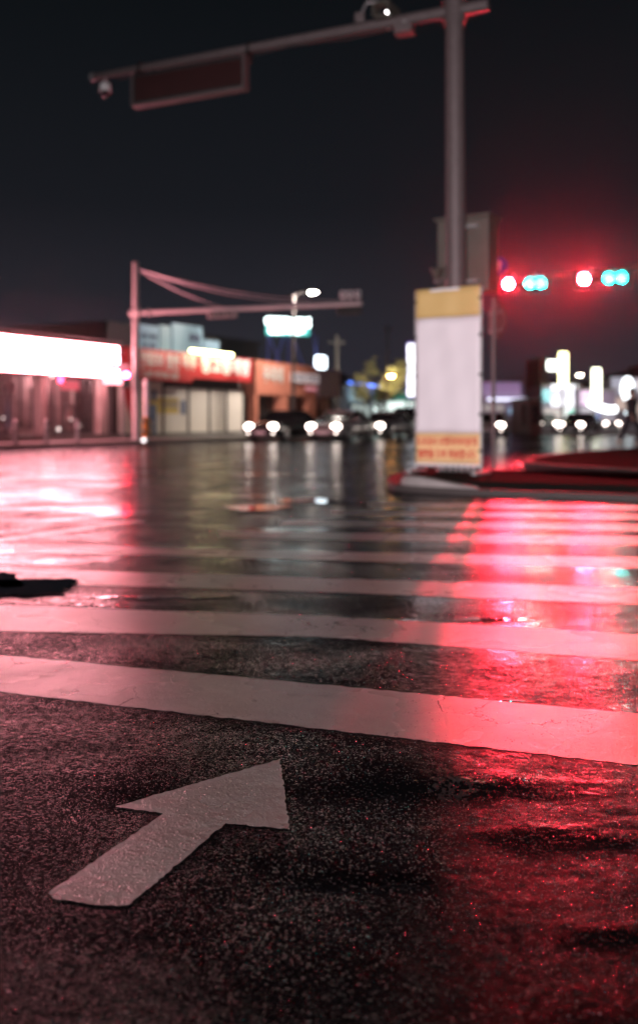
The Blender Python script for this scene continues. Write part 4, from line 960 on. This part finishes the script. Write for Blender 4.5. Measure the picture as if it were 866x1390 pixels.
# coat over torso and sleeves, trousers
skinned('coat', [V_[0],V_[1],V_[2],V_[3],(0,-.02,1.47),(0,0,.74),V_[15],V_[16],(.26,.03,.93),V_[18],V_[19],(-.25,-.20,.96)], [(0,1),(1,2),(2,3),(3,4),(0,5),(3,6),(6,7),(7,8),(3,9),(9,10),(10,11)], [(.19,.15),(.17,.14),(.18,.14),(.15,.12),.075,(.2,.17),.085,.066,.055,.085,.066,.055], cloth_d, pe)
skinned('trousers', [(0,0,.90),V_[7],V_[8],(.12,-.13,.13),V_[11],V_[12],(-.13,.33,.20)], [(0,1),(1,2),(2,3),(0,4),(4,5),(5,6)], [.14,.105,.08,.065,.105,.08,.065], denim, pe)
skinned('shoe', [(.12,-.09,.05),(.12,-.2,.045),(.12,-.31,.035)], [(0,1),(1,2)], [.055,.05,.038], black, pe, sub=1)
skinned('shoe', [(-.13,.40,.15),(-.13,.31,.06),(-.13,.23,.035)], [(0,1),(1,2)], [.055,.05,.038], black, pe, sub=1)
mb = MB(); mb.sphere((0,-.035,1.70),.108,(.86,1,1.02),16,12); mb.sphere((0,.03,1.63),.085,(.9,.8,1)); mb.build('hair', hairm, pe, 'all')
for s, wx in ((1,(.26,.0,.87)),(-1,(-.25,-.235,.90))):
    wx = Vector(wx)
    for k in range(4):
        b0_ = wx+Vector((0,.028-k*.018,-.06)); skinned('finger', [wx+Vector((0,.0,-.01)), b0_, b0_+Vector((-s*.008,-.004,-.035)), b0_+Vector((-s*.022,-.008,-.058+.004*abs(k-1.5)))], [(0,1),(1,2),(2,3)], [.02,.011,.009,.007], skin, pe, sub=1)
    skinned('thumb', [wx, wx+Vector((-s*.01,-.035,-.03)), wx+Vector((-s*.018,-.045,-.065))], [(0,1),(1,2)], [.016,.011,.008], skin, pe, sub=1)

# ------------------------------------------------------------ sky, sun, camera
w = bpy.data.worlds.new('World'); bpy.context.scene.world = w; w.use_nodes = True
nt = w.node_tree; n = nt.nodes; L = nt.links; bg = n['Background']
sky = n.new('ShaderNodeTexSky'); sky.sky_type = 'NISHITA'; sky.sun_disc = False
sky.sun_elevation = R(-4); sky.sun_rotation = R(200); sky.air_density = 1.5; sky.dust_density = 2
L.new(sky.outputs[0], bg.inputs[0]); bg.inputs[1].default_value = .05
# town glow on the low cloud
tc = n.new('ShaderNodeTexCoord'); sp_ = n.new('ShaderNodeSeparateXYZ'); L.new(tc.outputs['Generated'], sp_.inputs[0])
ramp = n.new('ShaderNodeValToRGB'); e = ramp.color_ramp.elements
e[0].position = 0; e[0].color = (.034,.032,.046,1); e[1].position = .45; e[1].color = (.0035,.0055,.0070,1)
x = e.new(.10); x.color = (.026,.026,.035,1); x = e.new(.22); x.color = (.011,.013,.0175,1)
L.new(sp_.outputs[2], ramp.inputs[0]); bg2 = n.new('ShaderNodeBackground'); L.new(ramp.outputs[0], bg2.inputs[0]); bg2.inputs[1].default_value = 1
ad_ = n.new('ShaderNodeAddShader'); L.new(bg.outputs[0], ad_.inputs[0]); L.new(bg2.outputs[0], ad_.inputs[1]); L.new(ad_.outputs[0], n['World Output'].inputs[0])

BLOOM_HAZE = True  # thin volume added so that the lamps get a bloom halo
if BLOOM_HAZE:
    mb = MB(); mb.box((0,220,22),(620,560,46)); hz_ = mb.build('bloom_haze', steel); hz_['kind'] = 'stuff'
    m, nt, b = newmat('bloom_haze_air'); nt.nodes.remove(b); pv = nt.nodes.new('ShaderNodeVolumePrincipled'); pv.inputs['Color'].default_value = (.9,.9,.9,1)
    pv.inputs['Density'].default_value = .00017; pv.inputs['Anisotropy'].default_value = .96
    nt.links.new(pv.outputs[0], nt.nodes['Material Output'].inputs['Volume']); hz_.data.materials.clear(); hz_.data.materials.append(m)

cam = bpy.data.cameras.new('camera'); co = bpy.data.objects.new('camera', cam); C.objects.link(co); bpy.context.scene.camera = co
co.location = (0,0,1); co.rotation_euler = (R(90),0,0)
cam.sensor_fit = 'HORIZONTAL'; cam.sensor_width = 24; cam.lens = F*24/866
cam.shift_y = -(695-HY)/1390*1024/637 ; cam.clip_end = 3000; cam.clip_start = .05
cam.dof.use_dof = True; cam.dof.focus_distance = 2.6; cam.dof.aperture_fstop = 1.75
sc = bpy.context.scene
sc.view_settings.view_transform = 'Standard'; sc.view_settings.look = 'None'; sc.view_settings.gamma = 1; sc.view_settings.exposure = -0.4
sc.render.engine = 'CYCLES'; sc.cycles.use_denoising = True; sc.cycles.use_light_tree = True
sc.cycles.max_bounces = 5; sc.cycles.diffuse_bounces = 2; sc.cycles.glossy_bounces = 3; sc.cycles.sample_clamp_indirect = 6; sc.cycles.caustics_reflective = False; sc.cycles.caustics_refractive = False
